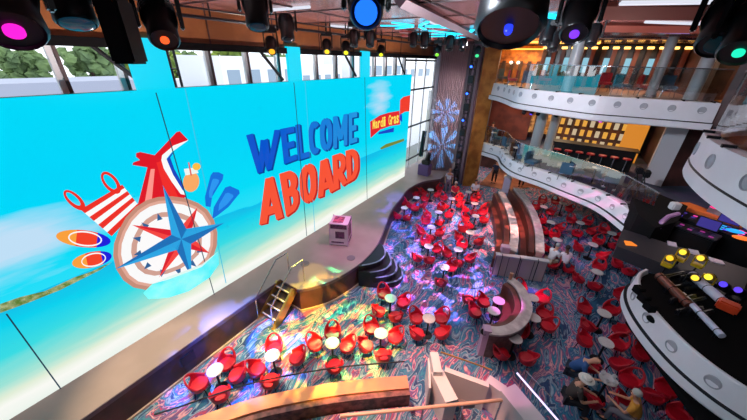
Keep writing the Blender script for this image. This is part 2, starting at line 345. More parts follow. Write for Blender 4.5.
# moving light on the floor by the window
#PART3
# ================================================================ LED SCREEN
def screenmat():
    M = bpy.data.materials.new('screen_image'); M.use_nodes = True; N = M.node_tree.nodes; L = M.node_tree.links
    b = N['Principled BSDF']; b.inputs['Base Color'].default_value = (.005,.005,.005,1); b.inputs['Roughness'].default_value = .8; b.inputs['Specular IOR Level'].default_value = .0
    tc = N.new('ShaderNodeTexCoord'); sx = N.new('ShaderNodeSeparateXYZ'); L.new(tc.outputs['Object'], sx.inputs[0])
    def math_(op, a, b_=None, c=None):
        n = N.new('ShaderNodeMath'); n.operation = op
        for i, v in enumerate((a, b_, c)):
            if v is None: continue
            if isinstance(v, (int, float)): n.inputs[i].default_value = v
            else: L.new(v, n.inputs[i])
        return n.outputs[0]
    nz = N.new('ShaderNodeTexNoise'); nz.inputs['Scale'].default_value = .8; nz.inputs['Detail'].default_value = 8; nz.inputs['Distortion'].default_value = 1.0
    mp = N.new('ShaderNodeMapping'); mp.inputs['Scale'].default_value = (1,.45,2.4); L.new(tc.outputs['Object'], mp.inputs[0]); L.new(mp.outputs[0], nz.inputs[0])
    # beach line: shore rises slowly to the right
    zz = math_('ADD', sx.outputs[2], math_('MULTIPLY', math_('SUBTRACT', nz.outputs[0], .5), .55))
    below = math_('LESS_THAN', sx.outputs[2], 3.3)
    zfin = math_('ADD', math_('MULTIPLY', below, zz), math_('MULTIPLY', math_('SUBTRACT', 1, below), math_('MAXIMUM', sx.outputs[2], 3.31)))
    fac = math_('DIVIDE', math_('SUBTRACT', zfin, .9), 6.0)
    cr = N.new('ShaderNodeValToRGB'); L.new(fac, cr.inputs[0]); e = cr.color_ramp
    st = [(0,(236,244,236)),(.05,(250,250,244)),(.09,(226,238,216)),(.15,(150,226,214)),(.24,(60,220,226)),(.33,(10,210,238)),(.385,(20,190,232)),(.395,(0,196,240)),(.401,(40,222,248)),(.5,(0,220,248)),(.75,(0,214,250)),(1,(0,218,250))]
    while len(e.elements) < len(st): e.elements.new(.5)
    for el, (p, c) in zip(e.elements, st): el.position = p; el.color = (*lin(c), 1)
    # clouds
    n2 = N.new('ShaderNodeTexNoise'); n2.inputs['Scale'].default_value = 1.1; n2.inputs['Detail'].default_value = 6; L.new(mp.outputs[0], n2.inputs[0])
    def blob(cy, cz, ry, rz):
        dy = math_('DIVIDE', math_('SUBTRACT', sx.outputs[1], cy), ry); dz = math_('DIVIDE', math_('SUBTRACT', sx.outputs[2], cz), rz)
        d = math_('SQRT', math_('ADD', math_('MULTIPLY', dy, dy), math_('MULTIPLY', dz, dz)))
        return math_('MAXIMUM', math_('SUBTRACT', math_('SUBTRACT', 1.0, d), math_('MULTIPLY', math_('SUBTRACT', .55, n2.outputs[0]), 1.5)), 0)
    bl = math_('ADD', blob(-.2, 4.35, 3.2, .75), math_('MULTIPLY', blob(13.0, 5.9, 1.3, .9), .9))
    bl = math_('MULTIPLY', bl, math_('GREATER_THAN', sx.outputs[2], 3.3)); bl = math_('MINIMUM', math_('MULTIPLY', bl, 1.3), .85)
    mx = N.new('ShaderNodeMix'); mx.data_type = 'RGBA'; L.new(bl, mx.inputs[0]); L.new(cr.outputs[0], mx.inputs[6]); mx.inputs[7].default_value = (*lin((206,224,246)), 1)
    L.new(mx.outputs[2], b.inputs['Emission Color']); b.inputs['Emission Strength'].default_value = 1.0
    return M
SX = -7.87
scr = thing('led_screen', 'giant bright LED wall showing a beach and the words WELCOME ABOARD', 'screen', (SX, 7.6, .9), abs_=True)
sp_ = MB(); sp_.box((SX-.06, 7.36, 3.85), (.12, 17.5, 5.9)); sp_.build('display_panel', screenmat(), scr)
cy = mat('cyan_display', (0,218,250), emit=1.0)
for a, b in cols: MB().box((SX-.07, (a+b)/2, 7.3), (.1, b-a, 1.0)).build('display_column', cy, scr)
MB().box((SX-.15, 7.36, 3.85), (.1, 17.6, 5.92)).build('back_frame', dark, scr)
def ga(rgb, s=1.0): return mat('glow_%d_%d_%d' % rgb, rgb, .6, emit=s)
def fl_(pts, ly, m, name):
    b = MB(); x = SX+.003*ly; f = b.face([onx(u, v, SX)+Vector((.003*ly,0,0)) for u, v in pts]); return b.build(name, m, scr)
def ringf(outer, inner, ly, m, name, cut=None):
    b = MB(); n_ = len(outer)
    for i in range(n_):
        k = (i+1) % n_; b.face([onx(u, v, SX)+Vector((.003*ly,0,0)) for u, v in (outer[i], outer[k], inner[k], inner[i])])
    return b.build(name, m, scr)
for (a, b) in (((155,92.5),(213.5,294)),((293,82.5),(306,235.5)),((364,77.5),(366.5,199)),((6,313),(60,387.5))):
    pa = onx(*a, SX); pb = onx(*b, SX); MB().tube(pa+Vector((.04,0,0)), pb+Vector((.04,0,0)), .012, n=5).build('panel_joint', ga((30,60,80)), scr)
for (a, b) in (((185,88.5),(226,283)),((305,81),(315,233))):
    pa = onx(*a, SX); pb = onx(*b, SX); MB().tube(pa, pb, .012, n=5).build('panel_seam', ga((60,190,224)), scr)
z3 = lambda x, y: (50+x/2.47, 130+y/2.47)
def Q(L): return [z3(*p) for p in L]
# islands
fl_([(0,304),(20,297),(45,291),(58,285),(75,277),(90,272),(112,262),(100,270),(60,290),(30,302),(0,313)], 1, mat('island_green', (96,130,60), emit=.8, c2=(170,180,130), nscale=9), 'island')
fl_([(380,148),(386,144),(396,141),(404,138.5),(404,141),(392,145.5),(381,149.5)], 1, mat('island_green2', (130,150,60), emit=.8), 'island')
# beach bag
R_ = ga((236,48,36)); W_ = ga((250,250,250)); TLp, TRp, BRp, BLp = (75,196),(178,135),(222,190),(152,262)
def lerp2(a, b, t): return (a[0]+(b[0]-a[0])*t, a[1]+(b[1]-a[1])*t)
for i in range(7):
    t0, t1 = i/7, (i+1)/7
    fl_(Q([lerp2(TLp,BLp,t0), lerp2(TRp,BRp,t0), lerp2(TRp,BRp,t1), lerp2(TLp,BLp,t1)]), 2, R_ if i % 2 == 0 else W_, 'bag_stripe')
def ell(cx, cy_, rx, ry, rot, n_=24):
    r = math.radians(rot); return [(cx+rx*math.cos(t)*math.cos(r)-ry*math.sin(t)*math.sin(r), cy_+rx*math.cos(t)*math.sin(r)+ry*math.sin(t)*math.cos(r)) for t in [2*PI*i/n_ for i in range(n_)]]
ringf(Q(ell(60,173,34,15,42)), Q(ell(57,170,23,8,42)), 3, R_, 'bag_handle'); ringf(Q(ell(150,130,33,17,50)), Q(ell(148,128,23,10,50)), 3, R_, 'bag_handle')
# red funnel
fl_(Q([(240,92),(203,86),(205,80),(222,74),(212,66),(212,57),(222,54),(258,62),(312,5),(320,3),(340,24),(300,52),(284,66),(335,165),(300,185),(214,192)]), 4, ga((222,20,36)), 'funnel')
fl_(Q([(248,96),(258,96),(250,180),(232,185)]), 5, ga((255,150,140)), 'funnel_shine')
fl_(Q([(262,80),(276,76),(318,170),(290,180)]), 5, ga((240,44,40)), 'funnel_panel')
fl_(Q([(274,74),(276,62),(304,38),(342,24),(300,54),(287,70),(300,100),(326,145),(334,160),(322,158),(300,128),(280,95)]), 6, W_, 'funnel_stripe')
fl_(Q([(287,72),(300,56),(306,52),(296,68),(306,96),(330,140),(328,150),(303,110)]), 7, ga((20,70,190)), 'funnel_stripe_blue')
# cocktail
fl_(Q(ell(348,128,20,25,10)), 4, ga((250,170,100)), 'cocktail'); fl_(Q([(330,96),(360,92),(366,106),(334,112)]), 5, ga((236,246,240)), 'cocktail_foam')
fl_(Q(ell(361,90,10,9,0)), 6, ga((252,190,70)), 'cocktail_fruit'); fl_(Q([(340,80),(343,79),(350,112),(346,112)]), 6, ga((230,90,80)), 'cocktail_straw')
# flippers
for P in ([(384,188),(382,165),(396,112),(402,104),(416,104),(428,110),(426,122),(400,165),(396,190)], [(400,220),(404,190),(432,142),(444,138),(466,148),(468,156),(440,190),(412,212)]):
    fl_(Q(P), 4, ga((14,112,220)), 'flipper'); c_ = (sum(p[0] for p in P)/len(P), sum(p[1] for p in P)/len(P))
    fl_(Q([lerp2(c_, p, .55) for p in P]), 5, ga((40,150,240)), 'flipper_web')
# flip flops
for (cx, cy_, rx, ry, rot) in ((82,268,68,21,6),(103,320,50,19,-12)):
    fl_(Q(ell(cx,cy_,rx,ry,rot)), 3, ga((244,66,40)), 'sandal')
    E_ = ell(cx,cy_,rx,ry,rot,24)
    fl_(Q(E_[7:18]), 4, ga((250,160,60)), 'sandal_toe'); fl_(Q(E_[20:]+E_[:5]), 4, ga((24,30,220)), 'sandal_heel')
    ringf(Q(ell(cx+4,cy_,rx*.62,ry*.9,rot)), Q(ell(cx+4,cy_,rx*.57,ry*.72,rot)), 5, W_, 'sandal_strap')
# compass
O_ = [(265,165),(300,163),(335,168),(365,180),(388,197),(404,222),(412,252),(411,285),(400,318),(372,345),(330,372),(285,388),(240,395),(205,388),(180,370),(162,342),(155,310),(157,280),(168,248),(186,215),(210,190),(237,173)]
cc = (292,282)
def scp(k, dx=0, dy=0): return Q([(cc[0]+(x-cc[0])*k+dx, cc[1]+(y-cc[1])*k+dy) for x, y in O_])
fl_(scp(1.0), 8, ga((196,140,120)), 'compass_rim'); fl_(scp(.92), 9, ga((224,168,150)), 'compass_rim_face'); fl_(scp(.86), 10, W_, 'compass_dial')
fl_(scp(.68), 11, ga((208,160,146)), 'compass_ring'); fl_(scp(.58), 12, ga((252,250,250)), 'compass_centre')
for a in range(0, 360, 30):
    r = math.radians(a+12); ex, ey = cc[0]+92*math.cos(r), cc[1]+82*math.sin(r); ix, iy = cc[0]+72*math.cos(r), cc[1]+64*math.sin(r)
    px, py = -math.sin(r)*7, math.cos(r)*7
    fl_(Q([(ex,ey),(ix+px,iy+py),(ix-px,iy-py)]), 13, ga((44,96,150)), 'compass_tick')
ct = (322,268); RS = [(200,233),(362,190),(392,303),(268,362)]; BS = [(276,135),(428,228),(347,362),(158,342)]
def star(P, w, m1, m2, ly, nm):
    for p in P:
        d = Vector((p[0]-ct[0], p[1]-ct[1])); l = d.length; d /= l; q = Vector((-d.y, d.x))
        b1 = (ct[0]+d.x*w*.9+q.x*w, ct[1]+d.y*w*.9+q.y*w); b2 = (ct[0]+d.x*w*.9-q.x*w, ct[1]+d.y*w*.9-q.y*w)
        fl_(Q([ct, b1, p]), ly, m1, nm); fl_(Q([ct, p, b2]), ly, m2, nm)
star(RS, 17, ga((220,28,44)), ga((244,70,64)), 15, 'red_star_point'); star(BS, 20, ga((24,112,184)), ga((40,164,226)), 17, 'blue_star_point')
# wave in front of the compass
fl_(Q([(228,400),(250,378),(290,362),(330,350),(370,335),(412,300),(414,330),(392,362),(340,396),(290,412),(240,415)]), 20, mat('wave', (60,216,226), emit=1.0, c2=(130,228,224), nscale=1.6), 'wave')
fl_(Q([(250,378),(290,360),(330,346),(372,330),(412,298),(372,336),(330,352),(290,367)]), 21, ga((226,246,240)), 'wave_crest')
# lettering
def glyph(ch, quad, ly, m, bold=.035, sh=(0,0)):
    cu_ = bpy.data.curves.new('g', 'FONT'); cu_.body = ch; cu_.offset = bold; cu_.resolution_u = 3
    o = bpy.data.objects.new('g', cu_); C.objects.link(o); bpy.context.view_layer.update()
    me = bpy.data.meshes.new_from_object(o.evaluated_get(bpy.context.evaluated_depsgraph_get())); bpy.data.objects.remove(o)
    xs = [v.co.x for v in me.vertices]; ys = [v.co.y for v in me.vertices]; x0, x1, y0, y1 = min(xs), max(xs), min(ys), max(ys)
    TL, TR, BR, BL = [onx(u+sh[0], v+sh[1], SX) for u, v in quad]
    for v in me.vertices:
        a = (v.co.x-x0)/(x1-x0); b = (v.co.y-y0)/(y1-y0); p = BL.lerp(BR, a).lerp(TL.lerp(TR, a), b); v.co = p+Vector((.003*ly, 0, 0))
    me.materials.clear(); me.materials.append(m); me.name = 'letter'
    o = bpy.data.objects.new('letter', me); C.objects.link(o); o.parent = scr; o.matrix_parent_inverse = scr.matrix_basis.inverted(); return o
WL = [('W',(245.6,134.5),(280,129),(275,168),(253,175)),('E',(279.8,129),(293.8,126.2),(296.8,159.4),(283.7,164.3)),('L',(294.8,125),(306,122.5),(309.3,156.8),(297.6,160.4)),('C',(307.5,122.4),(318.6,120.2),(319.4,153),(309.7,156)),('O',(318.8,119.4),(331.4,116.8),(332.4,148.4),(320.4,152.4)),('M',(332.6,116.6),(347.4,113.6),(347,145),(333,149)),('E',(348.4,113.2),(357,111.6),(357,141.7),(348.7,144.4))]
AL = [('A',(258,180.5),(279,174.2),(283,217.8),(259,225.5)),('B',(278.9,173.8),(296,168.4),(299,207.2),(286,216.6)),('O',(298.4,167.4),(315.4,161),(316.4,199.4),(300.6,205)),('A',(313.8,163.6),(332.4,155.4),(334.8,190.6),(317.6,198.6)),('R',(331.8,155.8),(344.9,151),(347.2,183.7),(333.7,190.6)),('D',(345.2,150.8),(357.8,147.4),(358.4,176.5),(347,183.2))]
sh1 = ga((0,60,150)); sh2 = ga((190,36,30))
def arc(cx, cy_, rx, ry, a0, a1, n_=9): return [(cx+rx*math.cos(math.radians(a0+(a1-a0)*i/n_)), cy_+ry*math.sin(math.radians(a0+(a1-a0)*i/n_))) for i in range(n_+1)]
STROKES = {  # centre lines in a box of height 1 and the given width
 'W': (.80, [[(.06,1),(.24,0)],[(.24,0),(.40,.8)],[(.40,.8),(.56,0)],[(.56,0),(.74,1)]]), 'M': (.62, [[(.07,0),(.09,1)],[(.09,1),(.31,.25)],[(.31,.25),(.53,1)],[(.53,1),(.55,0)]]),
 'E': (.42, [[(.075,0),(.075,1)],[(.0,.925),(.42,.925)],[(.0,.5),(.38,.5)],[(.0,.075),(.42,.075)]]), 'L': (.40, [[(.075,0),(.075,1)],[(0,.075),(.4,.075)]]),
 'C': (.42, [arc(.23,.5,.155,.425,50,310,16)]), 'O': (.46, [arc(.23,.5,.155,.425,0,360,24)]), 'D': (.44, [[(.075,0),(.075,1)],[(.0,.925),(.2,.925)],[(0,.075),(.2,.075)],arc(.17,.5,.195,.425,-90,90,14)]),
 'A': (.50, [[(.06,0),(.25,1)],[(.25,1),(.44,0)],[(.12,.27),(.38,.27)]]), 'B': (.44, [[(.075,0),(.075,1)],[(0,.925),(.2,.925)],[(0,.52),(.2,.52)],[(0,.075),(.2,.075)],arc(.18,.72,.16,.205,-90,90),arc(.19,.295,.175,.22,-90,90)]),
 'R': (.46, [[(.075,0),(.075,1)],[(0,.925),(.2,.925)],[(0,.48),(.2,.48)],arc(.2,.70,.16,.225,-90,90),[(.2,.45),(.38,0)]])}
def block(ch, quad, ly, m, sh=(0,0)):
    wd, st_ = STROKES[ch]; TL, TR, BR, BL = [onx(u+sh[0], v+sh[1], SX) for u, v in quad]; b = MB(); t_ = .092
    def P_(x, y):
        x = min(max(x/wd, 0), 1); y = min(max(y, 0), 1); return BL.lerp(BR, x).lerp(TL.lerp(TR, x), y)+Vector((.003*ly,0,0))
    for line in st_:
        for i in range(len(line)-1):
            p, q = Vector(line[i]), Vector(line[i+1]); d = (q-p).normalized(); n_ = Vector((-d.y, d.x))*t_; e_ = d*(.012 if len(line) > 2 else 0)
            b.face([P_(*(p-e_+n_)), P_(*(q+e_+n_)), P_(*(q+e_-n_)), P_(*(p-e_-n_))])
    return b.build('letter', m, scr)
for i, (ch, a, b, c, d) in enumerate(WL):
    k = i/6; g = ga((int(10+20*k), int(84+64*k), int(204+20*k)))
    block(ch, (a,b,c,d), 2, sh1, (1.0, .5)).name = 'letter_shade'; block(ch, (a,b,c,d), 1, sh1, (2.0, 1.0)).name = 'letter_shade'
    block(ch, (a,b,c,d), 4, g)
for ch, a, b, c, d in AL:
    block(ch, (a,b,c,d), 2, sh2, (1.0, .5)).name = 'letter_shade'; block(ch, (a,b,c,d), 1, sh2, (2.0, 1.0)).name = 'letter_shade'
    block(ch, (a,b,c,d), 4, ga((248,84,54)))
z1_ = lambda x, y: (362+x/5.0, 72+y/5.0)
fl_([z1_(*p) for p in ((85,300),(160,278),(158,300),(80,312))], 2, ga((20,70,200)), 'banner_fold'); fl_([z1_(*p) for p in ((190,200),(200,215),(200,250),(188,240))], 2, ga((20,60,200)), 'banner_fold')
fl_([z1_(*p) for p in ((40,248),(90,216),(130,204),(186,194),(190,262),(140,270),(90,288),(42,330))], 3, ga((226,36,44)), 'banner')
fl_([z1_(*p) for p in ((190,140),(206,125),(241,116),(236,196),(214,198),(188,214))], 3, ga((240,60,40)), 'banner_tail')
txt = 'Mardi Gras'; xs_ = [(52+13.2*i) for i in range(10)]
for i, ch in enumerate(txt):
    if ch == ' ': continue
    x = xs_[i]; yt = 246-.30*(x-52)-(6 if ch in 'MGdi' else -6); yb = 286-.24*(x-52)
    glyph(ch, [z1_(x,yt), z1_(x+12,yt-3), z1_(x+12,yb-3), z1_(x,yb)], 5, ga((255,226,90)), .03)
# ================================================================ FURNITURE
def chair_shell():
    bm = bmesh.new(); NA, NT = 30, 10; g = {}
    for i in range(NA+1):
        a = -1+2*i/NA; ang = a*math.radians(118)
        top = .54+.30*max(0, math.cos(a*PI*.62))**1.6
        for k in range(NT+1):
            t = k/NT; z = .34+(top-.34)*t; r = .235+.05*t+.03*max(0, math.cos(ang))*t
            g[i,k] = bm.verts.new((-r*math.cos(ang), r*math.sin(ang), z))
    for i in range(NA):
        for k in range(NT):
            a = -1+2*(i+.5)/NA; t = (k+.5)/NT
            if ((a/.27)**2+((t-.63)/.24)**2) < 1: continue
            bm.faces.new((g[i,k], g[i+1,k], g[i+1,k+1], g[i,k+1]))
    bmesh.ops.recalc_face_normals(bm, faces=bm.faces)
    me = bpy.data.meshes.new('tub_back'); bm.to_mesh(me); bm.free(); o = bpy.data.objects.new('t', me); C.objects.link(o)
    s = o.modifiers.new('a', 'SOLIDIFY'); s.thickness = .055; s.offset = 0
    s = o.modifiers.new('b', 'SUBSURF'); s.levels = 1; s.render_levels = 1
    me2 = bpy.data.meshes.new_from_object(o.evaluated_get(bpy.context.evaluated_depsgraph_get())); bpy.data.objects.remove(o)
    me2.materials.append(red)
    for p in me2.polygons: p.use_smooth = True
    me2.name = 'tub_back'; return me2
PC = thing('tub_chair', 'x', 'chair')
o = bpy.data.objects.new('backrest', chair_shell()); C.objects.link(o); o.parent = PC
MB().lathe([(.1,.33),(.23,.34),(.26,.37),(.262,.43),(.24,.465),(.12,.475)], n=22).build('seat', red, PC, True)
for a in (45,135,225,315):
    r = math.radians(a); MB().tube((.17*math.cos(r),.17*math.sin(r),.35), (.25*math.cos(r),.25*math.sin(r),0), .018, .011, 8).build('leg', blackm, PC)
PT = thing('cafe_table', 'x', 'table')
top_o = MB().lathe([(.165,.70),(.185,.705),(.19,.715),(.185,.73),(.12,.732)], n=28).build('tabletop', tblw, PT)
MB().tube((0,0,.02),(0,0,.7), .03).build('pedestal', dark, PT)
MB().lathe([(.17,0),(.17,.015),(.04,.035)], n=20).build('base_plate', dark, PT)
usedT = usedC = False
mag = mat('table_violet', (214,160,216), .3)
DIRS = ['right of','lower right of','in front of','lower left of','left of','upper left of','behind','upper right of']
# tables: description, pixel of the top, chairs' pixels
T = [
('leftmost cafe table beside the stage wall',(215,369.5),[(224.5,362),(199,380),(218.8,388),(236,371)]),
('second cafe table from the left',(272.4,354.9),[(273.7,345),(256.3,365.6),(269.7,377),(296.5,354)]),
('speckled third cafe table from the left',(332,342.8),[(315,341),(332.6,331),(347,343),(334,360)]),
('yellow-lit fourth cafe table from the left',(380.9,333.2),[(371.5,325),(366.5,342),(395,334),(382.8,350)]),
('cafe table nearest the curved black steps',(390.6,298),[(384,291),(403,299.5),(379.5,307.7),(395.8,312.8)]),
('cafe table between black steps and crescent booth',(429,318.4),[(417,315),(441.6,315),(421,328),(438.6,328)]),
('lone mauve cafe table at the floor centre',(444.6,267),[(452.5,264),(441.4,279)]),
('cafe table left of centre below the blue light',(428.8,246),[(427,239),(438,247),(417.7,255),(429.5,257)]),
('cream cafe table right of centre',(458.3,249.2),[(448,250.7),(462,244),(470,256),(457.6,260)]),
('cafe table above the cream one',(470.3,232),[(460,235),(477.8,239),(463,227)]),
('cafe table in the left middle row',(431.2,226.8),[(422.5,229.5),(438.5,230.8),(430,236),(426,219)]),
('cafe table two rows below the podium',(475.7,215.8),[(466,216),(484,218),(470,223),(480,210)]),
('cafe table left of the lilac floor patch',(438.7,211.8),[(428,213),(449,213),(440,220),(442,206)]),
('cafe table just below the podium',(475,203.4),[(466,207),(484.5,206),(472.7,197),(476,209)]),
('cafe table in front of the two far guests',(452,198.4),[(444,196),(445,204),(459,197),(460,203)]),
('maroon-side table nearest the curtain',(430.6,189.6),[(427,184),(439.5,187),(437,193),(423,192)]),
('maroon-side table second from the curtain',(416.3,197.6),[(419,192),(425,197),(411,203),(422,203)]),
('maroon-side table third from the curtain',(404.5,207.7),[(405.5,201.5),(413.5,205),(398,213.6),(407,215)]),
('cafe table of the seated guest by the gold column',(469,191.9),[(462,194),(478,194)]),
('pale round table inside the crescent booth, upper one',(498.8,300.3),[(484,299)]),
('glass-topped table at the crescent booth opening',(494,310.6),[(476,309)]),
('magenta-lit cafe table behind the crescent booth',(532.8,297.3),[(521,286),(543,296)]),
('white cafe table right of the crescent booth',(534.3,317.3),[(545,311),(549,323)]),
('white cafe table at the lower end of the crescent booth',(515.3,338.3),[(521,329),(504.6,348),(527.3,354)]),
('cafe table far right under the lower balcony, upper one',(551,222),[(543,219),(560,226),(548,229)]),
('dim cafe table under the balcony, beside the striped light',(580.6,222.5),[(572,218),(588,220),(578,231),(592,229)]),
('pink-lit cafe table of the two white-shirted guests',(557,239.5),[(553,232),(548,245)]),
('dim cafe table right of the white-shirted guests',(593.2,244.3),[(599,239),(600,252),(582,246)]),
('bluish cafe table on the open carpet at right',(597.6,271.8),[(600,264),(596,282),(580,275.5)]),
('white cafe table left of the ring balcony tip',(604.5,313),[(612.4,307),(586,306),(590,322),(622,327)]),
('speckled cafe table behind the blue-shirted man',(606,342),[(619,341),(594,342),(616,358)]),
('cluttered table between the lower right guests',(608.6,379),[(594,396),(632,376)]),
('distant dim cafe table below the balcony lights',(544,206.6),[(537,205),(551,210),(543,199)]),
('dim cafe table against the leftmost balcony edge',(612,233),[(605,228),(620,236),(615,243)]),
('dim cafe table deepest under the balcony',(563,203),[(556,200),(570,207)]),
]
solo = [('red tub chair beneath the dark beam, left one',(620,262)),('red tub chair beneath the dark beam, right one',(629,268)),('red tub chair peeking out at the ring balcony tip',(622,292)),
('red tub chair half under the ring balcony, upper one',(643,351)),('red tub chair right of the yellow-shirted guest',(652,390)),('red tub chair at the bottom under the ring balcony',(681,412)),
('red tub chair under the yellow-shirted guest',(627,403)),('red tub chair under the blue-shirted man',(592,362)),('dim red chair beside the curved partition benches',(553,262)),('dim red chair behind the man in dark cap',(570,266)),
('red tub chair alone above the crescent booth',(470,296)),('red tub chair half under the ring balcony, lower one',(668,386))]
items = []; TB = []; CH = []
for d, (u, v), cs in T:
    p = onz(u, v, .73); TB.append([d, p.x, p.y, (u, v)])
    for c in cs:
        q = onz(c[0], c[1], .5); CH.append([q.x, q.y, len(TB)-1, c])
for d, (u, v) in solo:
    q = onz(u, v, .5); CH.append([q.x, q.y, None, d])
for it in range(60):
    for c in CH:
        for t in TB:
            dx, dy = c[0]-t[1], c[1]-t[2]; L_ = math.hypot(dx, dy) or .01
            if L_ < .42: k = (.42-L_)/L_; c[0] += dx*k*.7; c[1] += dy*k*.7; t[1] -= dx*k*.1; t[2] -= dy*k*.1
    for i in range(len(CH)):
        for jx in range(i):
            a, b = CH[i], CH[jx]; dx, dy = a[0]-b[0], a[1]-b[1]; L_ = math.hypot(dx, dy) or .01
            if L_ < .47: k = (.47-L_)/L_*.5; a[0] += dx*k; a[1] += dy*k; b[0] -= dx*k; b[1] -= dy*k
seen = {}
for i, (d, x, y, px) in enumerate(TB):
    t = PT if i == 0 else copy_tree(PT); t.location = (x, y, 0)
    tag(t, d if len(d.split()) >= 4 else d+' on the swirled carpet', 'table', 'round cafe tables on the carpet')
for i, (x, y, ti, c) in enumerate(CH):
    o = PC if i == 0 else copy_tree(PC); o.location = (x, y, 0)
    if ti is None:
        tx, ty = x-math.cos(i*2.1), y-math.sin(i*2.1); lab = c
    else:
        _, tx, ty, tp = TB[ti]; a = math.degrees(math.atan2((c[1]-tp[1])*1.3, c[0]-tp[0])) % 360
        dname = DIRS[int(((a+22.5) % 360)//45)]; lab = 'red tub chair %s the %s' % (dname, TB[ti][0])
        if lab in seen: dname = DIRS[(int(((a+22.5) % 360)//45)+1) % 8]; lab = 'red tub chair %s the %s' % (dname, TB[ti][0])
        if lab in seen: lab = lab.replace('red tub chair', 'second red chair')
    seen[lab] = 1
    o.rotation_euler = (0,0,math.atan2(ty-y, tx-x)); o.scale = (.79,.79,.84); tag(o, ' '.join(lab.split()[:16]), 'chair', 'red tub chairs on the carpet')
# crockery on the cluttered table
tp = next(t for t in TB if t[0].startswith('cluttered'))
for k, (dx, dy, s, lab) in enumerate(((-.12,.08,.05,'white cup on the cluttered table, nearest the blue-shirted man'),(.1,.1,.045,'white cup on the cluttered table, on the far side'),(.12,-.08,.05,'white cup on the cluttered table, nearest the yellow shirt'),(-.05,-.14,.04,'small white glass at the cluttered table edge'))):
    tag(MB().lathe([(s*.6,0),(s*.9,.02),(s,.09),(s*.85,.09),(s*.7,.03)], n=14).build('cup', whited), lab, 'cup').location = (tp[1]+dx, tp[2]+dy, .733)
tag(MB().lathe([(.05,0),(.09,.008),(.1,.014),(.04,.01)], n=18).build('saucer', whited), 'white plate on the cluttered table among the cups', 'plate').location = (tp[1]+.0, tp[2]+.01, .733)
#PART4
# ================================================================ BENCHES, PARTITIONS
def ribbon(name, pts, w, z0, z1, m, parent): 
    return MB().sweep([(p[0],p[1],0) for p in pts], [(-w/2,z0),(w/2,z0),(w/2,z1),(-w/2,z1)]).build(name, m, parent)
def offs(path, d):
    out = []
    for i, p in enumerate(path):
        t = (path[min(i+1,len(path)-1)]-path[max(i-1,0)]).normalized(); out.append(Vector((p.x+t.y*d, p.y-t.x*d, 0)))
    return out
for lab, P in (('inner curved banquette with brown leather and white marble top', [(501,192),(508,206),(513,222),(514.5,238),(512,251)]), ('outer curved banquette with brown leather and white marble top', [(516,188),(526,200),(534,215),(539,232),(540,252)])):
    pa = smoothpath([onz(u, v, 1.0) for u, v in P], 5); pa = [Vector((p.x,p.y,0)) for p in pa]
    t = thing('curved_banquette', lab, 'banquette', (pa[12].x,pa[12].y,0), abs_=True, group=None)
    ribbon('marble_top', pa, .32, .96, 1.02, marble, t); ribbon('partition_body', pa, .24, 0, .96, mat('partition_rose', (176,140,140), .5), t)
    ribbon('backrest', offs(pa, .28), .2, .42, .9, leather, t); ribbon('seat', offs(pa, .44), .34, 0.0, .42, leather, t)
# low white panelled end wall
w0 = onz(497,254,.95); w1 = onz(548,261,.95); t = thing('panelled_screen_wall', 'low white panelled wall closing the ends of the curved banquettes', 'partition', (w0+w1)/2*1.0, abs_=True)
d = (w1-w0); L_ = d.length; az = math.atan2(d.y, d.x)
for i in range(4):
    p = w0.lerp(w1, (i+.5)/4); MB().box((p.x,p.y,.46), (L_/4-.03,.1,.92), az).build('panel', mat('panel_beige', (196,178,176), .5), t)
for i in range(5):
    p = w0.lerp(w1, i/4); MB().box((p.x,p.y,.46), (.025,.115,.93), az).build('joint_post', mat('joint_mid', (110,96,104), .5), t)
MB().box(((w0.x+w1.x)/2,(w0.y+w1.y)/2,.95), (L_+.06,.2,.05), az).build('cap', whited, t)
nrm = Vector((d.y,-d.x,0)).normalized()
for k in (.1,.45,.8):
    p = w0.lerp(w1, k)+nrm*.15; MB().pipe([(p.x,p.y,0),(p.x,p.y,.98),(p.x-nrm.x*.1,p.y-nrm.y*.1,1.0)], .015).build('handrail_post', dark, t)
p = onz(505.5,248,1.15); tag(MB().box((p.x,p.y,1.12), (.3,.28,.26), az, bev=.02).build('menu_box', mat('lilac_box', (214,180,206), .4)), 'small lilac-lit box on top of the panelled wall end', 'box')
# podium
p = onz(505,192,0); t = thing('host_podium', 'lilac-white host podium near the gold column', 'podium', p)
MB().box((0,0,.5), (.42,.34,1.0), bev=.03).build('cabinet', mat('podium_lilac', (206,190,216), .4), t); MB().box((0,0,1.05), (.52,.42,.06), bev=.01).build('sloped_top', whited, t); MB().box((0,.05,1.16), (.3,.04,.2)).build('display', whited, t)
# crescent booth
P = [(510,279),(519,286),(525,297),(527,309),(522,320),(512,328),(500,331),(489,330)]
pa = [Vector((p.x,p.y,0)) for p in smoothpath([onz(u, v, .95) for u, v in P], 5)]
t = thing('crescent_booth', 'crescent-shaped booth with pale marble top and magenta-lit leather inside', 'booth', (pa[15].x,pa[15].y,0), abs_=True)
ribbon('marble_top', pa, .3, .9, .96, marble, t); ribbon('wall_body', pa, .22, 0, .9, mat('booth_stone', (120,92,92), .5, noise=.4, nscale=9), t)
ribbon('backrest', offs(pa, .24), .16, .4, .86, leather, t); ribbon('seat', offs(pa, .42), .36, 0, .42, leather, t)
p = pa[0]; MB().tube((p.x,p.y,0),(p.x,p.y,1.2), .06).build('end_post', mat('bronze_post', (190,150,120), .35, .6), t)
p = pa[-1]; MB().box((p.x-.05,p.y,.5), (.2,.24,1.0), .4).build('end_block', mat('end_block_lilac', (190,160,190), .4), t)
tag(MB().tube(onz(484,332,0), onz(484,332,.9), .13, .09).build('waste_post', black), 'short black post beside the lower end of the crescent booth', 'post')
